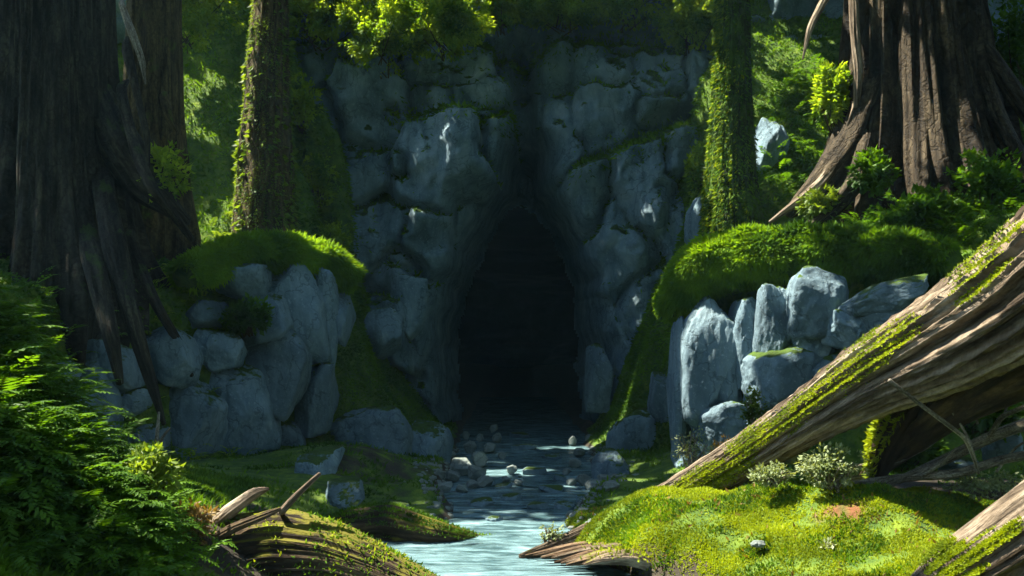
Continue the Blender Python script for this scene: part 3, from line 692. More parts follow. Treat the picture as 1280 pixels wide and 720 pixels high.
p, nr = scatter(VI, FI, 26000, lambda c, n_: .15 + ss(-.3, .3, fbm(c[:, 0] * 3, c[:, 1] * 3, c[:, 2] * 2, 3))); Lv = Leaves(); Lv.add(blades(p, nr, .035, .35, .7, .4), clump_rnd(p)); Lv.build('moss', L_ivy, it)
TREES.append((it, ib[0], ib[1]))
# thin mossy trunk, right
mb = P(917, 250, 13.4); mt = empty('mossy_tree', (mb[0], mb[1], mb[2] - .3), 'thin moss wrapped trunk between the cave cliff and right giant tree', 'tree')
bM = Bark().add([(mb[0], mb[1], mb[2] - .5), (mb[0] - .02, mb[1], mb[2] + .4), (mb[0], mb[1], mb[2] + 1.4), (mb[0] + .03, mb[1], mb[2] + 3), (mb[0] + .1, mb[1], 12)], [.40, .30, .24, .20, .14], nseg=64, step=.05, ridge=.08, rf=6, seed=15)
VM, FM = bM.arr(); bM.build('trunk', M_mosstrunk, mt)
p, nr = scatter(VM, FM, 20000, lambda c, n_: .35 + ss(.4, -.6, n_[:, 0])); Leaves().add(blades(p, nr, .06, .3, .5, .9), clump_rnd(p) * .7).build('moss', L_mossd, mt)
p, nr = scatter(VM, FM, 5000, lambda c, n_: ss(-.1, -.9, n_[:, 0])); Leaves().add(blades(p, nr, .06, .3, .5, .9), clump_rnd(p)).build('lit_side_moss', L_moss, mt)  # brighter blades on the left side paint in the trunk's lit edge
p, nr = scatter(VM, FM, 900, lambda c, n_: ss(.3, .9, -n_[:, 0])); Lv = Leaves(); d = unit(nr + rvec(len(p)) * .5 + [0, 0, -.6])
Lv.add(diamonds(p, d, unit(np.cross(d, rvec(len(p)))), rng.uniform(.06, .12, len(p)), rng.uniform(.03, .06, len(p)))); Lv.build('ivy', L_ivy, mt)
TREES.append((mt, mb[0], mb[1]))
# right giant
rb = P(1150, 240, 12.6); rt = empty('giant_tree', (rb[0], rb[1], 2.9), 'giant brown tree with fluted flaring base and sunlit left edge', 'tree')
B = Bark().add(**tree_mesh(rb[0], rb[1], 2.75, .68, 1.0, 14, 6, 12, lean=(-.02, 0), amp=.36, fh=2.0)); VR, FR = B.arr(); B.build('trunk', M_barkR, rt)
root(rt, [(1072,130,12.0),(1058,185,11.95),(1028,228,11.95),(995,254,12.0),(962,278,12.1)], [.05,.065,.065,.05,.02], M_wood, 21, sink=.35)
root(rt, [(1066,-20,12.1),(1068,40,12.0),(1073,90,11.95),(1070,135,11.95)], [.05,.055,.055,.03], M_wood, 22, sink=.3)
root(rt, [(1110,40,12.4),(1092,120,12.15),(1068,185,12.1),(1030,232,12.1),(985,268,12.2)], [.08,.22,.25,.19,.06], M_barkR, 29, ridge=.2, sink=.4, nseg=40)
root(rt, [(1085,170,11.9),(1072,225,11.6),(1045,260,11.6),(1010,285,11.7)], [.09,.10,.08,.03], M_barkR, 23, sink=.5)
root(rt, [(1215,60,12.1),(1245,150,11.8),(1285,230,11.5),(1330,280,11.4)], [.10,.12,.11,.08], M_barkR, 26, sink=.5)
root(rt, [(1190,20,12.2),(1235,70,12.0),(1290,150,11.9),(1340,210,11.9)], [.08,.10,.10,.08], M_barkR, 27, sink=.5)
root(rt, [(1060,-40,12.4),(1030,0,12.1),(1012,35,12.0),(1003,75,12.0)], [.06,.045,.035,.008], M_wood, 28, name='dead_branch')
TREES.append((rt, rb[0], rb[1]))
# trees outside the view whose crowns shade the hollow
for i, (x_, y_, lab) in enumerate([(-9.5, 6, 'straight brown trunk outside the hollow, left of the stream'), (-8.5, 15, 'straight brown trunk on the high ground behind the giant left tree'),
                     (7.75, 2.6, 'straight brown trunk outside the hollow, right of the stream'), (-3.2, 21.5, 'straight brown trunk on the cliff top, left'), (4.5, 21.5, 'straight brown trunk on the cliff top, right'), (9, 14.5, 'straight brown trunk on the right hillside')]):
    z_ = float(H(x_, y_)) if y_ < 18 else 8.2
    t_ = empty('tall_tree', (x_, y_, z_), lab, 'tree', 'tall trees around the hollow')
    Bark().add(**tree_mesh(x_, y_, z_, .38, .5, 15, 4, 30 + i, nseg=40)).build('trunk', M_barkR, t_); TREES.append((t_, x_, y_))

# ------------------------------------------------------------------ crowns: one leaf layer high over the hollow with the gaps the light falls through
GAPS = [  # px, py, distance, radius of the beam of light
 (250,15,14.9,.6),(400,25,16.2,.75),(470,30,16.1,.6),(556,25,15.9,.5),(620,20,16.2,.4),(440,90,16.6,.25),
 (205,235,10.8,.3),(335,90,13.4,.2),(350,170,13.5,.2),(345,265,13.2,.5),(280,300,12.7,.45),(470,380,14.2,.35),(450,450,14.0,.3),(300,265,13.1,.35),(380,285,13.1,.6),(415,305,12.85,.65),(330,290,12.9,.4),(445,335,12.95,.4),(250,285,13.3,.35),(250,15,14.4,.6),(400,10,16.5,.8),(470,35,15.9,.6),(338,90,13.3,.42),(322,190,13.3,.35),(300,40,13.4,.3),(390,270,13.3,.4),
 (150,560,6.1,.25),(185,590,6.1,.4),(215,630,6.1,.25),(250,670,6.2,.2),
 (320,625,7.1,.45),(400,635,6.8,.45),(480,685,6.6,.4),
 (560,700,7.6,.5),(640,705,7.5,.45),(620,665,8.8,.4),(680,690,7.8,.5),
 (780,660,7.6,.55),(850,650,7.1,.6),(920,640,7.1,.6),(1000,635,7.0,.6),(1080,635,6.9,.55),(1150,640,6.8,.35),(880,600,7.8,.45),(960,550,7.5,.5),
 (830,630,8.0,.4),(1030,500,7.0,.5),(1100,440,6.6,.5),(1160,390,6.3,.5),(1230,330,5.95,.5),(1000,580,7.6,.35),(1200,570,7.1,.25),(1230,680,5.2,.35),(1120,540,7.4,.15),
 (850,370,11.7,.35),(860,345,11.4,.5),(895,325,11.2,.55),(940,315,11.1,.5),(900,370,11.2,.3),(990,255,12.0,.35),(1045,190,11.8,.35),(1065,120,11.9,.3),(1075,50,11.9,.3),(1035,130,12.3,.4),(1008,30,12,.2),
 (875,430,11.2,.35),(850,440,11.3,.3),(895,130,13.2,.25),(895,210,13.2,.25),(965,420,10.7,.12),(1000,370,10.1,.2),(905,520,11.0,.15),
 (960,170,14.1,.3),(980,60,16,.35)]
e1 = unit(np.cross(SUN, [0, 1, 0])); e2 = np.cross(SUN, e1)
GUV = [(P(a, b_, d_) @ e1, P(a, b_, d_) @ e2, r_) for a, b_, d_, r_ in GAPS]
NL = 95000
lp = np.stack([rng.uniform(-17, 12, NL), rng.uniform(-3, 28, NL), rng.uniform(9.6, 12.6, NL)], 1)
keep = fbm(lp[:, 0] * .45, lp[:, 1] * .45, lp[:, 2] * .3, 3) + .55 + .0 * NL > 0
uv = np.stack([lp @ e1, lp @ e2], 1)
for a, b_, d_, r_ in GAPS:
    q = P(a, b_, d_); dd = np.hypot(uv[:, 0] - q @ e1, uv[:, 1] - q @ e2)
    keep &= dd > .2 + r_ * (1.0 + .5 * pn(uv[:, 0] * 2.5, uv[:, 1] * 2.5, 3.))
SOFT = [(800,470,14.6,.8,.75),(780,560,14.2,.5,.45),(430,420,14.5,.8,.4),(480,480,14.5,.6,.4),(300,290,13,1.1,.4),(420,300,13.2,.8,.25),(990,110,15,1.3,.4),(960,230,14,.7,.5),
        (230,130,14.5,1.1,.5),(1150,280,10.8,.9,.55),(900,340,11.3,.9,.2),(1000,300,11.2,.5,.4),(250,30,15,1.2,.3),(490,10,16.2,1.5,.1),(1150,120,12,.8,.75)]
for a, b_, d_, r_, k_ in SOFT:
    q = P(a, b_, d_); dd = np.hypot(uv[:, 0] - q @ e1, uv[:, 1] - q @ e2)
    keep &= (dd > r_ * (1 + .3 * pn(uv[:, 0] * 2, uv[:, 1] * 2, 9.))) | (rng.random(NL) < k_)
lp = lp[keep]
for a, b_, d_, r_, n_ in [(655,575,13,1.0,5000),(655,540,15,.9,3000),(480,620,11,.7,2500),(420,640,10,.6,2000),(805,440,14.6,.9,4000),(790,520,14.2,.8,3000),(800,235,16.6,.9,3000),(560,190,16.6,1.0,3000),(540,260,16.6,.7,1500)]:   # extra unseen leaves added to keep sun off the stream, banks and cliff
    q = P(a, b_, d_); t_ = (10.8 - q[2]) / SUN[2] + rng.uniform(-1, 1, n_); rr = r_ * np.sqrt(rng.random(n_)); an = rng.uniform(0, 6.3, n_)
    lp = np.concatenate([lp, q + SUN * t_[:, None] + e1 * (rr * np.cos(an))[:, None] + e2 * (rr * np.sin(an))[:, None]])
uv = np.stack([lp @ e1, lp @ e2], 1); keep = np.ones(len(lp), bool)
for u_, v_, r_ in GUV:
    keep &= np.hypot(uv[:, 0] - u_, uv[:, 1] - v_) > .2 + r_ * (1.0 + .5 * pn(uv[:, 0] * 2.5, uv[:, 1] * 2.5, 3.))
lp = lp[keep]
own = np.argmin(np.stack([np.hypot(lp[:, 0] - t_[1], lp[:, 1] - t_[2]) for t_ in TREES]), 0)
for i, (t_, x_, y_) in enumerate(TREES):
    q = lp[own == i]
    if not len(q): continue
    n_ = len(q); d = unit(rvec(n_) * [1, 1, .45]); sdv = unit(np.cross(d, unit(rvec(n_) * .5 + [0, 0, 1])))
    Leaves().add(diamonds(q, d, sdv, rng.uniform(.22, .36, n_), rng.uniform(.16, .26, n_))).build('crown', L_crown, t_)
    branchset(t_, x_, y_, 9.9, .09, 50 + i, M_barkR)
# unseen leafy trees with low crowns, added around the camera to block low skylight
for i, (x_, y_) in enumerate([(-11, -7), (-4, -10), (4, -10.5), (11, -7), (14, 2), (-14, 1), (0, -15), (-9, -14), (9, -14), (15, 9)]):
    z_ = float(H(x_, y_)); t_ = empty('unseen_shade_tree', (x_, y_, z_), 'unseen leafy tree with a low crown, added to block low skylight', 'tree', 'unseen leafy trees added to block skylight')
    Bark().add(**tree_mesh(x_, y_, z_, .3, .5, 13, 4, 60 + i, nseg=30)).build('trunk', M_barkR, t_)
    n_ = 7000; u = rvec(n_) * rng.random((n_, 1)) ** .4; q = u * [4.6, 3.0, 6.4] + [x_, y_, z_ + 6.2]; q = q[q[:, 2] > z_ + .3]; q = q[fbm(q[:, 0] * .6, q[:, 1] * .6, q[:, 2] * .6, 2) > -.55]; n_ = len(q)
    d = unit(rvec(n_) * [1, 1, .6]); sdv = unit(np.cross(d, unit(rvec(n_) * .6 + [0, 0, 1])))
    Leaves().add(diamonds(q, d, sdv, rng.uniform(.3, .5, n_), rng.uniform(.22, .36, n_))).build('crown', L_crown, t_)


# ------------------------------------------------------------------ fallen log across the right side
FLP = [(1420,270,5.4),(1290,368,6.0),(1190,422,6.5),(1100,466,6.95),(1010,520,7.45),(930,572,7.9),(860,612,8.15),(800,642,8.2),(735,670,8.0),(690,685,7.85),(650,696,7.7)]
fr = [.38,.33,.285,.235,.18,.15,.125,.105,.08,.05,.02]
fo = P(900, 620, 8.1); fl = empty('fallen_log', fo, 'long weathered split log slanting down from the right to the water', 'log')
bF = Bark().add([np.array([7.0, 2.75, 4.3]), np.array([4.7, 4.2, 3.15])] + [P(*p) for p in FLP], [.44, .42] + fr, nseg=220, step=.03, ridge=.15, rf=11, seed=2, lf=.22, twist=.12)
VF, FF = bF.arr(); bF.build('trunk', M_wood, fl)
def near_px(c, pts, r, d=None):
    """1 near any of the spots, given by photo pixel on the log"""
    px = 640 + FPX * c[:, 0] / c[:, 1]; py = 420 - FPX * (c[:, 2] - CAMZ) / c[:, 1]; m = 0
    for (a, b_, ra, rb_, an) in pts:
        dx, dy = px - a, py - b_; ca, sa = math.cos(R(an)), math.sin(R(an))
        m = np.maximum(m, ss(1.25, .75, np.hypot((dx * ca + dy * sa) / ra, (-dx * sa + dy * ca) / rb_) + .35 * fbm(c[:, 0] * 4, c[:, 1] * 4, c[:, 2] * 4, 3)))
    return m
spots = [(1090,445,75,20,-38),(1010,505,60,14,-38),(1235,312,56,12,-35),(1228,348,44,14,-40),(940,550,36,14,-35),(880,600,60,16,-25),(810,645,70,18,-22),(1268,288,26,8,-30)]
p, nr = scatter(VF, FF, 100000, lambda c, n_: near_px(c, spots, 1) * ss(-.1, .5, n_[:, 2] - .2 * n_[:, 1]))
Lv = Leaves(); Lv.add(blades(p, nr, .021, .4, .9, .25), clump_rnd(p, 4)); Lv.build('moss', L_moss, fl)
# loose strands at the tip by the water
rs = np.random.default_rng(5)
for i in range(13):
    f_ = i / 12; x1 = 652 + 75 * f_ + rs.uniform(-8, 8); y1 = 694 + 12 * f_ + rs.uniform(-3, 3); x0 = 905 + rs.uniform(-30, 30); y0 = 648 + 30 * f_
    d1 = 7.75 - .75 * f_; pp = [(x0, y0 + 60, d1 + .5), (785 + rs.uniform(-15, 15), y0 * .4 + y1 * .6 + 2, d1 + .12), (x1 * .55 + 785 * .45, y0 * .15 + y1 * .85 - 3, d1 + .02), (x1, y1, d1)]
    sp_, sb_ = root(fl, pp, [.03, .045 - .01 * rs.random(), .03, .006], M_wood if i % 3 == 0 else M_bwood, 40 + i, .3, 'splinter')
    p, nr = scatter(*sb_.arr(), 500, lambda c, n_: ss(.2, .8, n_[:, 2]) * ss(.45, .8, c[:, 0]) + 1e-6); Leaves().add(blades(p, nr, .03, .38, .9, .3), clump_rnd(p, 5)).build('moss', L_moss, sp_)
# dark splintered wood hanging under the log
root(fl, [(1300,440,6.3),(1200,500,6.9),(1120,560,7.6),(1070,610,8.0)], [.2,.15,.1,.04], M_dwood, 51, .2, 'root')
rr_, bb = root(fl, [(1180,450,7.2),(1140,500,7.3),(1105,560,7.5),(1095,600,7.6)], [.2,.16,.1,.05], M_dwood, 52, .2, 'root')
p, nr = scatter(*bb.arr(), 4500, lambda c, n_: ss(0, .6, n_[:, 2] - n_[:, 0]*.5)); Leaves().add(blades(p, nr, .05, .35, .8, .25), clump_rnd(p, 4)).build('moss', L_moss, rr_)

# ------------------------------------------------------------------ rotten log, lower left
ro = P(330, 690, 7.0); rl = empty('rotten_log', ro, 'rotten dark hollow log with jagged pale end beside the green ferns', 'log')
bR = Bark().add([P(*p) for p in [(240,722,7.15),(300,702,7.0),(360,692,6.95),(420,696,6.85),(480,716,6.7),(540,740,6.5),(600,768,6.3)]], [.20,.29,.27,.21,.15,.10,.07], nseg=160, step=.02, ridge=.09, rf=8, seed=8, lf=.5)
VRt, FRt = bR.arr(); bR.build('trunk', M_dwood, rl)
root(rl, [(250,672,7.0),(285,640,6.95),(318,615,7.0),(336,611,7.05)], [.025,.04,.032,.008], M_wood, 63, .5, 'splinter')
root(rl, [(250,684,6.8),(290,661,6.75),(330,645,6.75),(356,634,6.8)], [.02,.024,.02,.006], M_dwood, 64, .5, 'splinter')
root(rl, [(352,640,6.8),(368,622,6.8),(385,606,6.8),(400,592,6.8)], [.025,.022,.018,.014], M_wood, 66, .2, 'broken_branch', 14)
p, nr = scatter(VRt, FRt, 3500, lambda c, n_: ss(.0, .8, n_[:, 2]) * ss(-.35, .1, fbm(c[:, 0] * 3, c[:, 1] * 3, c[:, 2] * 3, 3)))
Leaves().add(blades(p, nr, .028, .38, .9, .3), clump_rnd(p, 5)).build('moss', L_mossd, rl)
p, nr = scatter(VRt, FRt, 1000, lambda c, n_: ss(.3, .9, n_[:, 2]) * ss(-.1, .3, fbm(c[:, 0] * 4, c[:, 1] * 4, c[:, 2] * 4, 3)))
Leaves().add(blades(p, nr, .03, .35, .8, .2), clump_rnd(p, 4)).build('moss', L_moss, rl)
# driftwood hump
do = P(490, 680, 8.6); dw = empty('driftwood', do, 'low mossy driftwood hump lying at the left edge of the stream', 'driftwood')
bD = Bark().add([P(*p) for p in [(395,664,8.7),(440,660,8.5),(490,656,8.5),(545,668,8.4),(600,676,8.6),(630,673,8.7)]], [.07,.16,.19,.13,.05,.02], nseg=48, step=.04, ridge=.14, rf=4, seed=18, flat=.9)
VD, FD = bD.arr(); bD.build('trunk', M_dwood, dw)
p, nr = scatter(VD, FD, 5000, lambda c, n_: ss(.5, .9, n_[:, 2])); Leaves().add(blades(p, nr, .03, .35, .8, .2), clump_rnd(p, 4)).build('moss', L_mossd, dw)
# log in the lower right corner
co = P(1250, 690, 5.3); cg = empty('corner_log', co, 'mossy split log poking into the lower right corner', 'log')
bC = Bark().add([P(*p) for p in [(1150,752,5.5),(1200,722,5.4),(1260,686,5.2),(1330,640,5.0),(1420,585,4.8)]] + [np.array([4.3, 4.3, 1.15]), np.array([5.8, 3.8, .5])], [.10,.15,.17,.18,.19,.2,.2], nseg=70, step=.03, ridge=.2, rf=6, seed=28, lf=.4)
VC, FC = bC.arr(); bC.build('trunk', M_wood, cg)
p, nr = scatter(VC, FC, 20000, lambda c, n_: near_px(c, [(1190,700,34,26,0), (1235,672,40,10,-30)], 1) * ss(-.1, .5, n_[:, 2])); Leaves().add(blades(p, nr, .022, .4, .8, .2), clump_rnd(p, 4)).build('moss', L_moss, cg)

# ------------------------------------------------------------------ dead branches, twigs
def twig(name, label, pts, r, mat, seed, sub=(), cat='branch', group=None):
    q = [P(*p) for p in pts]; b = Bark().add(q, r, nseg=10, step=.03, ridge=.2, rf=3, seed=seed)
    for s_, sr in sub: b.add([P(*p) for p in s_], sr, nseg=8, step=.03, ridge=.2, rf=3, seed=seed + 1)
    return tag(b.build(name, mat, origin=min(q, key=lambda v: v[2])), label, cat, group)
GB = 'dead branches under the fallen log'
twig('dead_branch', 'straight grey forked stick leaning out from under the fallen log', [(1111,475,6.5),(1140,498,6.55),(1175,524,6.6),(1207,548,6.7),(1216,568,6.75),(1223,592,6.8)], [.011,.012,.013,.014,.013,.008], M_grey, 1, cat='branch', group=GB)
twig('dead_branch', 'shorter thin stick crossing to meet the forked stick', [(1157,460,6.9),(1180,500,6.85),(1200,530,6.85),(1214,555,6.85)], [.006,.008,.009,.008], M_grey, 2, group=GB)
twig('dead_branch', 'thick grey branch rising to the right edge, upper of two', [(1110,606,7.4),(1180,575,7.3),(1240,545,7.2),(1330,515,7.1)], [.022,.035,.042,.045], M_grey, 3, [([(1235,548,7.2),(1252,520,7.1),(1290,505,7.0)], [.018,.018,.014])], group=GB)
twig('dead_branch', 'grey branch lying low across the moss, lower of two', [(1050,606,7.6),(1120,598,7.4),(1200,592,7.2),(1250,575,7.1),(1330,560,7)], [.016,.024,.03,.03,.03], M_grey, 4, [([(1150,596,7.3),(1175,580,7.2),(1195,560,7.2)], [.015,.012,.006])], group=GB)
twig('dead_branch', 'gnarled pale branch behind the lichen bush', [(975,612,7.7),(1020,604,7.7),(1065,600,7.7),(1110,592,7.7)], [.02,.03,.03,.012], M_grey, 5, [([(1040,600,7.7),(1062,586,7.7),(1090,578,7.7)], [.02,.018,.01])], group=GB)
for k_, (pp_, lab_) in enumerate([([(1180,520,7.3),(1230,500,7.2),(1285,470,7.1)], 'thin dark twig reaching the right edge above the grey branches'), ([(1150,560,7.4),(1170,530,7.4),(1178,498,7.4)], 'thin stem rising in the dark between two grey branches'),
        ([(1245,590,7.1),(1268,560,7.1),(1300,540,7.0)], 'thin twig over the pale leafy plants at right edge'), ([(1080,590,7.6),(1120,580,7.5),(1160,560,7.4),(1175,548,7.4)], 'slim crooked twig lying right of the lichen bush'),
        ([(1255,520,7.1),(1262,490,7.1),(1258,470,7.1)], 'tiny upright twig nearest the right edge')]):
    twig('dead_twig', lab_, pp_, [.009, .008, .005, .003][:len(pp_)], M_grey, 60 + k_, cat='twig', group=GB)
twig('dead_twig', 'short upright twig sticking up among the branches at right', [(1222,530,7.2),(1216,500,7.2),(1208,480,7.2)], [.01,.008,.004], M_grey, 6, [([(1218,512,7.2),(1228,498,7.2)], [.005,.003])], 'twig', GB)
twig('dead_sapling', 'pale thin dead stem with side stub beside the left ferns', [(194,592,8.6),(196,550,8.6),(199,515,8.6)], [.022,.016,.009], M_grey, 7, [([(196,562,8.6),(204,545,8.6),(213,535,8.6)], [.014,.012,.008])], 'twig')
twig('dead_sapling', 'small dim forked stem just left of the pale one', [(178,585,8.7),(176,560,8.7),(173,538,8.7)], [.01,.008,.004], M_grey, 8, [], 'twig')

# ------------------------------------------------------------------ small plants
def bush(name, label, c, rad, n, mat, lsz=(.05, .10), cat='bush', group=None, stems=9, stemmat=None, flat=1., dirv=None, lump=.5):
    """leafy shrub: stems from the base, leaves through an uneven volume"""
    c = np.asarray(c, float); rad = np.asarray(rad, float) * np.ones(3)
    t = empty(name, (c[0], c[1], c[2] - rad[2]), label, cat, group)
    u = rvec(n * 3) * (rng.random((n * 3, 1)) ** .45)
    k = fbm(u[:, 0] * 2.1 + c[0], u[:, 1] * 2.1, u[:, 2] * 2.1 + c[2], 3)
    rr = np.linalg.norm(u, axis=1); u = u[(k * lump * 1.6 + .62 - rr * .75) > rng.random(len(u)) * .35][:n]
    p = c + u * rad; m_ = len(p)
    d = unit(u + rvec(m_) * .8 + [0, 0, -.15]); sdv = unit(np.cross(d, unit(rvec(m_) * .6 + [0, 0, 1])))
    l = rng.uniform(*lsz, m_); Leaves().add(diamonds(p, d, sdv, l, l * .62), clump_rnd(p, 2.5)).build('foliage', mat, t)
    b = Bark()
    for i in range(stems):
        e = c + rvec(1)[0] * rad * .75; e[2] = max(e[2], c[2] - rad[2] * .3); s_ = np.array([c[0], c[1], c[2] - rad[2]]) + rng.normal(size=3) * rad * .1
        b.add([s_, (s_ + e) / 2 + rng.normal(size=3) * rad * .08, e], [.012, .008, .004], nseg=5, step=.12, ridge=.05)
    b.build('stems', stemmat or M_barkI, t); return t
G1 = 'bushes hanging over the cliff top'
for a, b_, d_, rx, rz, n_, lab in [
 (238,8,15.0,.9,.65,4200,'leafy bush over the cliff left of the ivy trunk, leaves sunlit'),(400,2,16.6,.95,.7,5200,'sunlit bush over the cliff just right of the ivy trunk'),
 (480,34,16.3,.8,.8,6000,'brightest bush on the cliff top, hanging lowest of the row'),(556,26,15.9,.8,.6,5200,'sunlit bush right of the brightest one above the cave'),
 (630,-6,16.5,.8,.6,4200,'bush thinning into shade directly above the cave crevice'),(705,2,16.8,.9,.5,3600,'dark bush right above the cliff beyond the cave crevice'),
 (785,-8,16.8,.9,.6,3600,'dark bush in the shaded middle of the cliff top, right'),(865,18,16.6,.7,.65,3600,'dark bush just left of the thin mossy trunk top'),
 (330,5,16.8,.8,.6,3000,'bush half hidden behind the ivy trunk')]:
    bush('cliff_top_bush', lab, P(a, b_, d_), (rx, .7, rz), int(n_ * 2.2), L_bush, (.04, .095), group=G1)
for a, b_, d_, rx, rz, n_, lab, mt_ in [
 (1043,120,12.3,.26,.45,2600,'bright green shrub pressed against left side of right giant tree',L_bush),
 (1028,255,11.7,.28,.18,900,'small sunlit shrub on the sloping root of right giant tree',L_ivy),
 (205,215,10.8,.30,.35,900,'small ferny shrub in the crook of the left giant roots',L_bush),
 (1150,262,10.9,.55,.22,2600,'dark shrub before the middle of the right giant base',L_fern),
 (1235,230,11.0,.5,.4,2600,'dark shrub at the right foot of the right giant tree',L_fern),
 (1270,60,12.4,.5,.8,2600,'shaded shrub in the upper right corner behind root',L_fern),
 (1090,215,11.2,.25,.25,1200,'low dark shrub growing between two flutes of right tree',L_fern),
 (20,60,12.5,.5,.9,2600,'shaded shrub in the upper left corner behind giant tree',L_bush),
 (378,130,16.2,.35,.5,1500,'dark shrub on the cliff edge right of the ivy trunk, high up',L_bush),
 (398,225,15.8,.3,.45,1300,'dark shrub on the cliff edge right of the ivy trunk, halfway down',L_bush),
 (412,300,15.3,.35,.3,1300,'leafy shrub where left ledge meets the cliff',L_bush),
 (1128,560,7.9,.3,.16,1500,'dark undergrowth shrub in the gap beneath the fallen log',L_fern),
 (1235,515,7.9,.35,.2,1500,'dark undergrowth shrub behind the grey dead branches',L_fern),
 (878,215,14.8,.25,.5,1300,'narrow dark shrub just left of the thin mossy trunk',L_bush),
 (310,395,11.6,.3,.22,1200,'dark little shrub in the hollow of left rock wall',L_fern)]:
    bush('shrub', lab, P(a, b_, d_), (rx, rx * .8, rz), n_, mt_, (.05, .10))

# ferns: mounded masses of fronds, lower left
def fernclump(label, c, rad, n, L=(.28, .5), slope=None, mat=None, name='fern', group=None):
    x, y = c; t = empty(name, (x, y, float(H(x, y))), label, 'fern', group)
    q = np.stack([rng.normal(x, rad * .5, n), rng.normal(y, rad * .45, n)], 1); z = H(q[:, 0], q[:, 1])
    lift = rng.random(n) * .35 * np.clip(1 - np.hypot(q[:, 0] - x, q[:, 1] - y) / (rad * 1.3), 0, 1)
    base = np.column_stack([q, z + lift]); az = np.arctan2(q[:, 1] - y, q[:, 0] - x) * .0 + rng.normal(-.5, .9, n)
    V, r = fronds(base, az, rng.uniform(*L, n), rng.uniform(.35, 1.1, n), rng.uniform(.8, 1.6, n), n=16)
    Leaves().add(V, r).build('fronds', mat or L_fern, t); return t
G2 = 'ferns on the left foreground bank'
for c, rad, n_, L_, lab in [
 ((-3.75, 6.9), .6, 460, (.35, .6), 'tall fern heap at the left edge below the giant tree'),
 ((-3.15, 6.5), .42, 420, (.3, .5), 'middle fern heap in front of the slanting slab'),
 ((-2.65, 6.35), .36, 420, (.22, .42), 'sunlit fern at the right edge of the bank beside rotten log'),
 ((-3.0, 5.8), .6, 460, (.3, .5), 'deep green fern heap low at the left edge'),
 ((-2.4, 5.9), .45, 460, (.25, .42), 'dark fern heap at the bottom edge left of the rotten log'),
 ((-4.2, 7.9), .6, 320, (.4, .7), 'feathery fern reaching highest at the left edge')]:
    fernclump(lab, c, rad, n_, L_, group=G2)
bush('leafy_shrub', 'sunlit yellow green leafy sprig between ferns and dead stem', P(188, 596, 6.2), (.17, .16, .2), 900, L_ivy, (.04, .07))
bush('leafy_shrub', 'low reddish green leafy patch before the rotten log', P(235, 655, 6.6), (.2, .2, .14), 500, L_dry, (.04, .07))

def scrub(label, pts, n, L, mat, name='fern', spread=.3, group=None):
    """small ferns placed on the ground below photo points"""
    b0 = P(*pts[0]); t = empty(name, (b0[0], b0[1], float(H(b0[0], b0[1]))), label, 'fern', group); Vs = []; rs = []
    for p_ in pts:
        q = P(*p_); k = n; xy = np.stack([rng.normal(q[0], spread, k), rng.normal(q[1], spread * .7, k)], 1)
        base = np.column_stack([xy, H(xy[:, 0], xy[:, 1])]); V, r = fronds(base, rng.uniform(-math.pi, math.pi, k), rng.uniform(*L, k), rng.uniform(.6, 1.3, k), rng.uniform(.8, 1.5, k), n=10)
        Vs.append(V); rs.append(r)
    Leaves().add(np.concatenate(Vs), np.concatenate(rs)).build('fronds', mat, t)
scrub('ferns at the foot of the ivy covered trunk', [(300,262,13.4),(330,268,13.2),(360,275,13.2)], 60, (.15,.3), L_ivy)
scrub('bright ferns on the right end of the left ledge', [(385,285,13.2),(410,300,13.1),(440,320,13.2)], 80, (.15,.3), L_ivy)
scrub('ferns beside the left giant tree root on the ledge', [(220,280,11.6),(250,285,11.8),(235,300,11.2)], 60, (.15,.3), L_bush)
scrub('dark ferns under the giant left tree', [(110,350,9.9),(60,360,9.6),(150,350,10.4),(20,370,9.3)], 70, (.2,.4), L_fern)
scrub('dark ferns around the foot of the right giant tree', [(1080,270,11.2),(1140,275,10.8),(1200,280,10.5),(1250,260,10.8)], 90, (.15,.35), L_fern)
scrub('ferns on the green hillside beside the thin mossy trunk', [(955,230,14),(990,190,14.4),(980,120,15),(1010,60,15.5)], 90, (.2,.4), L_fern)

# lichen bush and little white plants
def sprig(label, c, rad, n, mat=L_lichen, name='lichen_plant', ls=(.02, .04)):
    return bush(name, label, c, rad, n, mat, ls, 'plant', stems=14, stemmat=M_grey)
sprig('pale green lichen bush between fallen log and moss mound', P(1040, 582, 7.2), (.26, .16, .15), 2000)
sprig('cream lichen tuft on the pale stones left of the lichen bush', P(965, 592, 7.35), (.18, .12, .08), 900)
sprig('brown dry tuft beside the squat boulder on the log', P(905, 565, 8.3), (.12, .1, .13), 350, L_dry)
sprig('small pale plant behind the log near the squat boulder', P(865, 560, 9.5), (.22, .15, .22), 350)
sprig('pale leafy plants at the right edge over the moss mound', P(1235, 605, 7.3), (.35, .2, .1), 1100)
sprig('tiny white twiggy plant at the water tip of the fallen log', P(690, 668, 7.9), (.12, .08, .09), 260)
sprig('small pale tuft growing in the front of the moss mound', P(1035, 684, 6.7), (.06, .05, .05), 150)
sprig('green leafy tuft against the right rock wall above the log', P(942, 510, 9.6), (.12, .1, .2), 600, L_ivy, ls=(.03, .06))

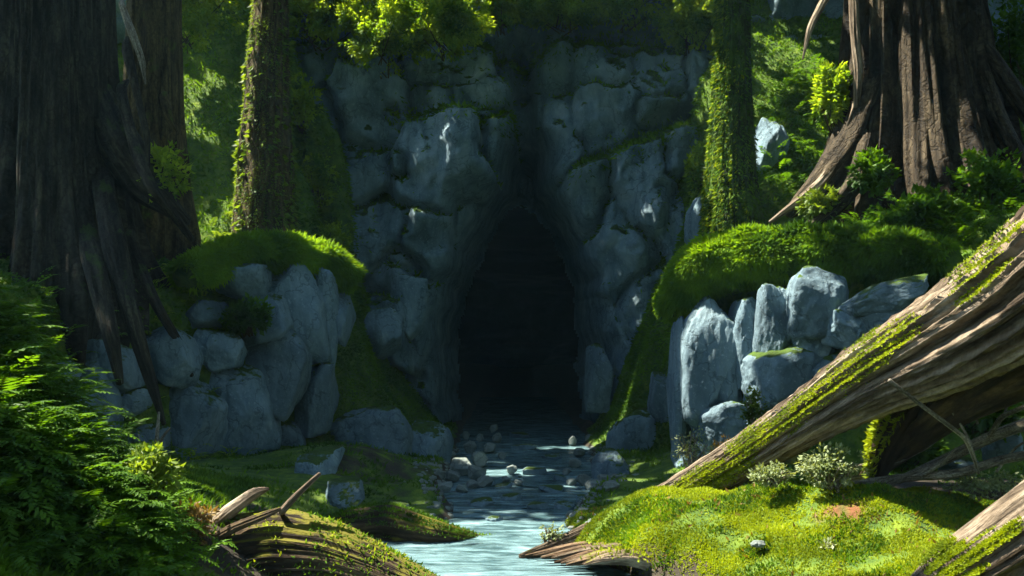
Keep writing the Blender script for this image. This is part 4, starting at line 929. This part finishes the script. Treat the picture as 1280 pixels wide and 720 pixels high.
# ------------------------------------------------------------------ moss and grass cover
def px_of(c): return 640 + FPX * c[:, 0] / c[:, 1], 420 - FPX * (c[:, 2] - CAMZ) / c[:, 1]
def stuff(name, label, V, F, n, mask, ln, wd, mat, lean=.7, droop=0., flow=None, sc=3.):
    p, nr = scatter(V, F, n, mask); L = Leaves(); L.add(blades(p, nr, ln, wd, lean, droop, flow), clump_rnd(p, sc))
    return tag(L.build(name, mat), label, name.replace('_', ' '), kind='stuff')
GVm = GV; inview = lambda c: ((np.abs(c[:, 0] / np.maximum(c[:, 1], .1)) < .62) & (c[:, 1] > 4.5) & (c[:, 1] < 18))
def m_front(c, n_):
    return inview(c) * (c[:, 1] < 9.2) * (c[:, 0] > .3) * (c[:, 2] > .02) * ss(.02, .2, chan(c[:, 0], c[:, 1])) * ss(.9, .3, np.exp(-(((c[:, 0] - 2.32) / .20) ** 2 + ((c[:, 1] - 7.0) / .11) ** 2))) * ss(.7, .2, np.exp(-((c[:, 0] - 3.6) / 1.5) ** 2 - ((c[:, 1] - 9.0) / .9) ** 2)) * (.12 + ss(-.45, .25, fbm(c[:, 0] * 2.5, c[:, 1] * 3.5, 1, 4)))
stuff('moss', 'bright green moss carpet over the mound in the right foreground', GV, GF, 230000, m_front, .022, .4, L_moss, .9, 0., sc=2.2)
def m_patch(c, n_): return (m_front(c, n_) > 0) * ss(.05, .35, fbm(c[:, 0] * 1.7 + 4, c[:, 1] * 2.6, 8, 4))
stuff('moss', 'taller darker moss in patches on the right foreground mound', GV, GF, 30000, m_patch, .032, .35, L_mossd, .7, 0., sc=2.2)
stuff('leaf_litter', 'brown needles and dead leaf bits scattered on the foreground moss', GV, GF, 1600, lambda c, n_: (m_front(c, n_) > 0) * ss(-.2, .4, fbm(c[:, 0] * 2, c[:, 1] * 2, 3, 3)), .045, .3, L_dry, 1.6, -.2)
def m_led(c, n_): return inview(c) * (c[:, 2] > 1.6) * (c[:, 1] > 9.3)
stuff('moss', 'moss and short grass on the ledges and hillsides', GV, GF, 170000, m_led, .075, .28, L_mossd, .6, .5, sc=1.6)
def m_slope(c, n_): return inview(c) * (c[:, 2] <= 1.7) * (c[:, 2] > .1) * (c[:, 1] > 9.2) * ss(.05, .25, chan(c[:, 0], c[:, 1])) * np.where(c[:, 1] < 12.8, .5 * ss(-.1, .4, fbm(c[:, 0] * 1.8, c[:, 1] * 1.8, 2, 3)), 1)
stuff('grass', 'dark grass on the slopes and banks beside the cave stream', GV, GF, 80000, m_slope, .05, .3, L_mossd, .8, .3, sc=1.6)
def m_left(c, n_): return (1 - .9 * ss(-2.5, -2.1, c[:, 0])) * inview(c) * (c[:, 0] < .2) * (c[:, 1] < 9.2) * (c[:, 2] > .03) * ss(.02, .2, chan(c[:, 0], c[:, 1]))
stuff('moss', 'dark mossy ground cover of the left foreground bank', GV, GF, 50000, m_left, .05, .3, L_mossd, .7, 0.)
KBf = np.concatenate([KB.ravel(), np.full(len(CV) - KB.size, .8)])
T_ = tris_of(CF); KT = KBf[T_].mean(1)
def m_cliff(c, n_):
    return ((np.abs(c[:, 0]) < 8) & (c[:, 1] < 19)) * (np.clip(KT * 1.4, 0, 1) + .8 * ss(.55, .8, n_[:, 2])) * ss(.1, .4, np.abs(n_[:, 2]) + .15)
stuff('moss', 'dark moss growing in the ledges of the cave cliff', CV, CF, 60000, m_cliff, .085, .28, L_mossd, .6, .7, sc=1.8)

p, nr = scatter(GV, GF, 900, lambda c, n_: inview(c) * (c[:, 1] > 8) * (c[:, 1] < 15) * ss(.5, .0, np.abs(chan(c[:, 0], c[:, 1]) - .1)) * (c[:, 2] < .5) * (c[:, 2] > -.12))
PV, PF = rockshape(3, ICO2, k=9); gv = []; gf = []
for i, q in enumerate(p):
    sc_ = rng.uniform(.01, .035) * np.array([1.2, 1, .8]); a_ = rng.uniform(0, 6.3); v_ = PV * sc_; c_, s_ = math.cos(a_), math.sin(a_)
    gv.append(np.column_stack([v_[:, 0] * c_ - v_[:, 1] * s_, v_[:, 0] * s_ + v_[:, 1] * c_, v_[:, 2]]) + q); gf.append(PF + i * len(PV))
tag(mesh('gravel', np.concatenate(gv), np.concatenate(gf), M_pale), 'loose gravel strewn along both edges of the stream', 'gravel', kind='stuff')

# hanging moss lip of the right ledge (and a smaller one on the left)
def lip(label, pts, r, n, mat, name, ln=.09, droop=.9, seed=0, base=None, flow=None):
    q = [P(*p) for p in pts]; V, Fs, bk = tube(q, r, nseg=40, step=.06, ridge=.12, rf=3, seed=seed, lf=1.5)
    k = 1 + 0 * V[:, :1]; V = V + .05 * np.stack([fbm(V[:, 0] * 3, V[:, 1] * 3, V[:, 2] * 3 + i * 9, 3) for i in range(3)], 1)
    t = tag(mesh(name, V, Fs, base, origin=q[0], attrs={'moss': np.ones(len(V)), 'bare': np.zeros(len(V))}), label, 'moss', kind='stuff')
    p, nr = scatter(V, Fs[0], n, lambda c, n_: ss(-.9, .3, n_[:, 2] - .3 * n_[:, 1]))
    Leaves().add(blades(p, nr, ln, .26, .5, droop, flow), clump_rnd(p, 2.5)).build('moss_blades', mat, t)
lip('bright hanging moss draped over the edge of right ledge', [(838,392,11.9),(850,365,11.7),(870,343,11.55),(900,330,11.45),(940,322,11.3),(985,318,11.1)], [.10,.2,.27,.28,.28,.22], 52000, L_lip, 'hanging_moss', seed=3, base=M_ground)
lip('green moss bank continuing behind the round boulder, right ledge', [(960,318,11.3),(1010,312,11.0),(1070,318,10.7),(1130,325,10.4),(1190,330,10.1)], [.22,.25,.24,.24,.2], 22000, L_mossd, 'hanging_moss', seed=5, base=M_ground)
lip('moss rim along the top of the left rock wall', [(235,345,11.2),(270,330,11.6),(310,318,12.0),(360,316,12.5),(410,330,12.9),(440,352,13.1)], [.16,.2,.2,.2,.2,.14], 44000, L_lip, 'hanging_moss', seed=7, base=M_ground)
for o in bpy.data.objects:
    if '_o' in o.keys(): del o['_o']
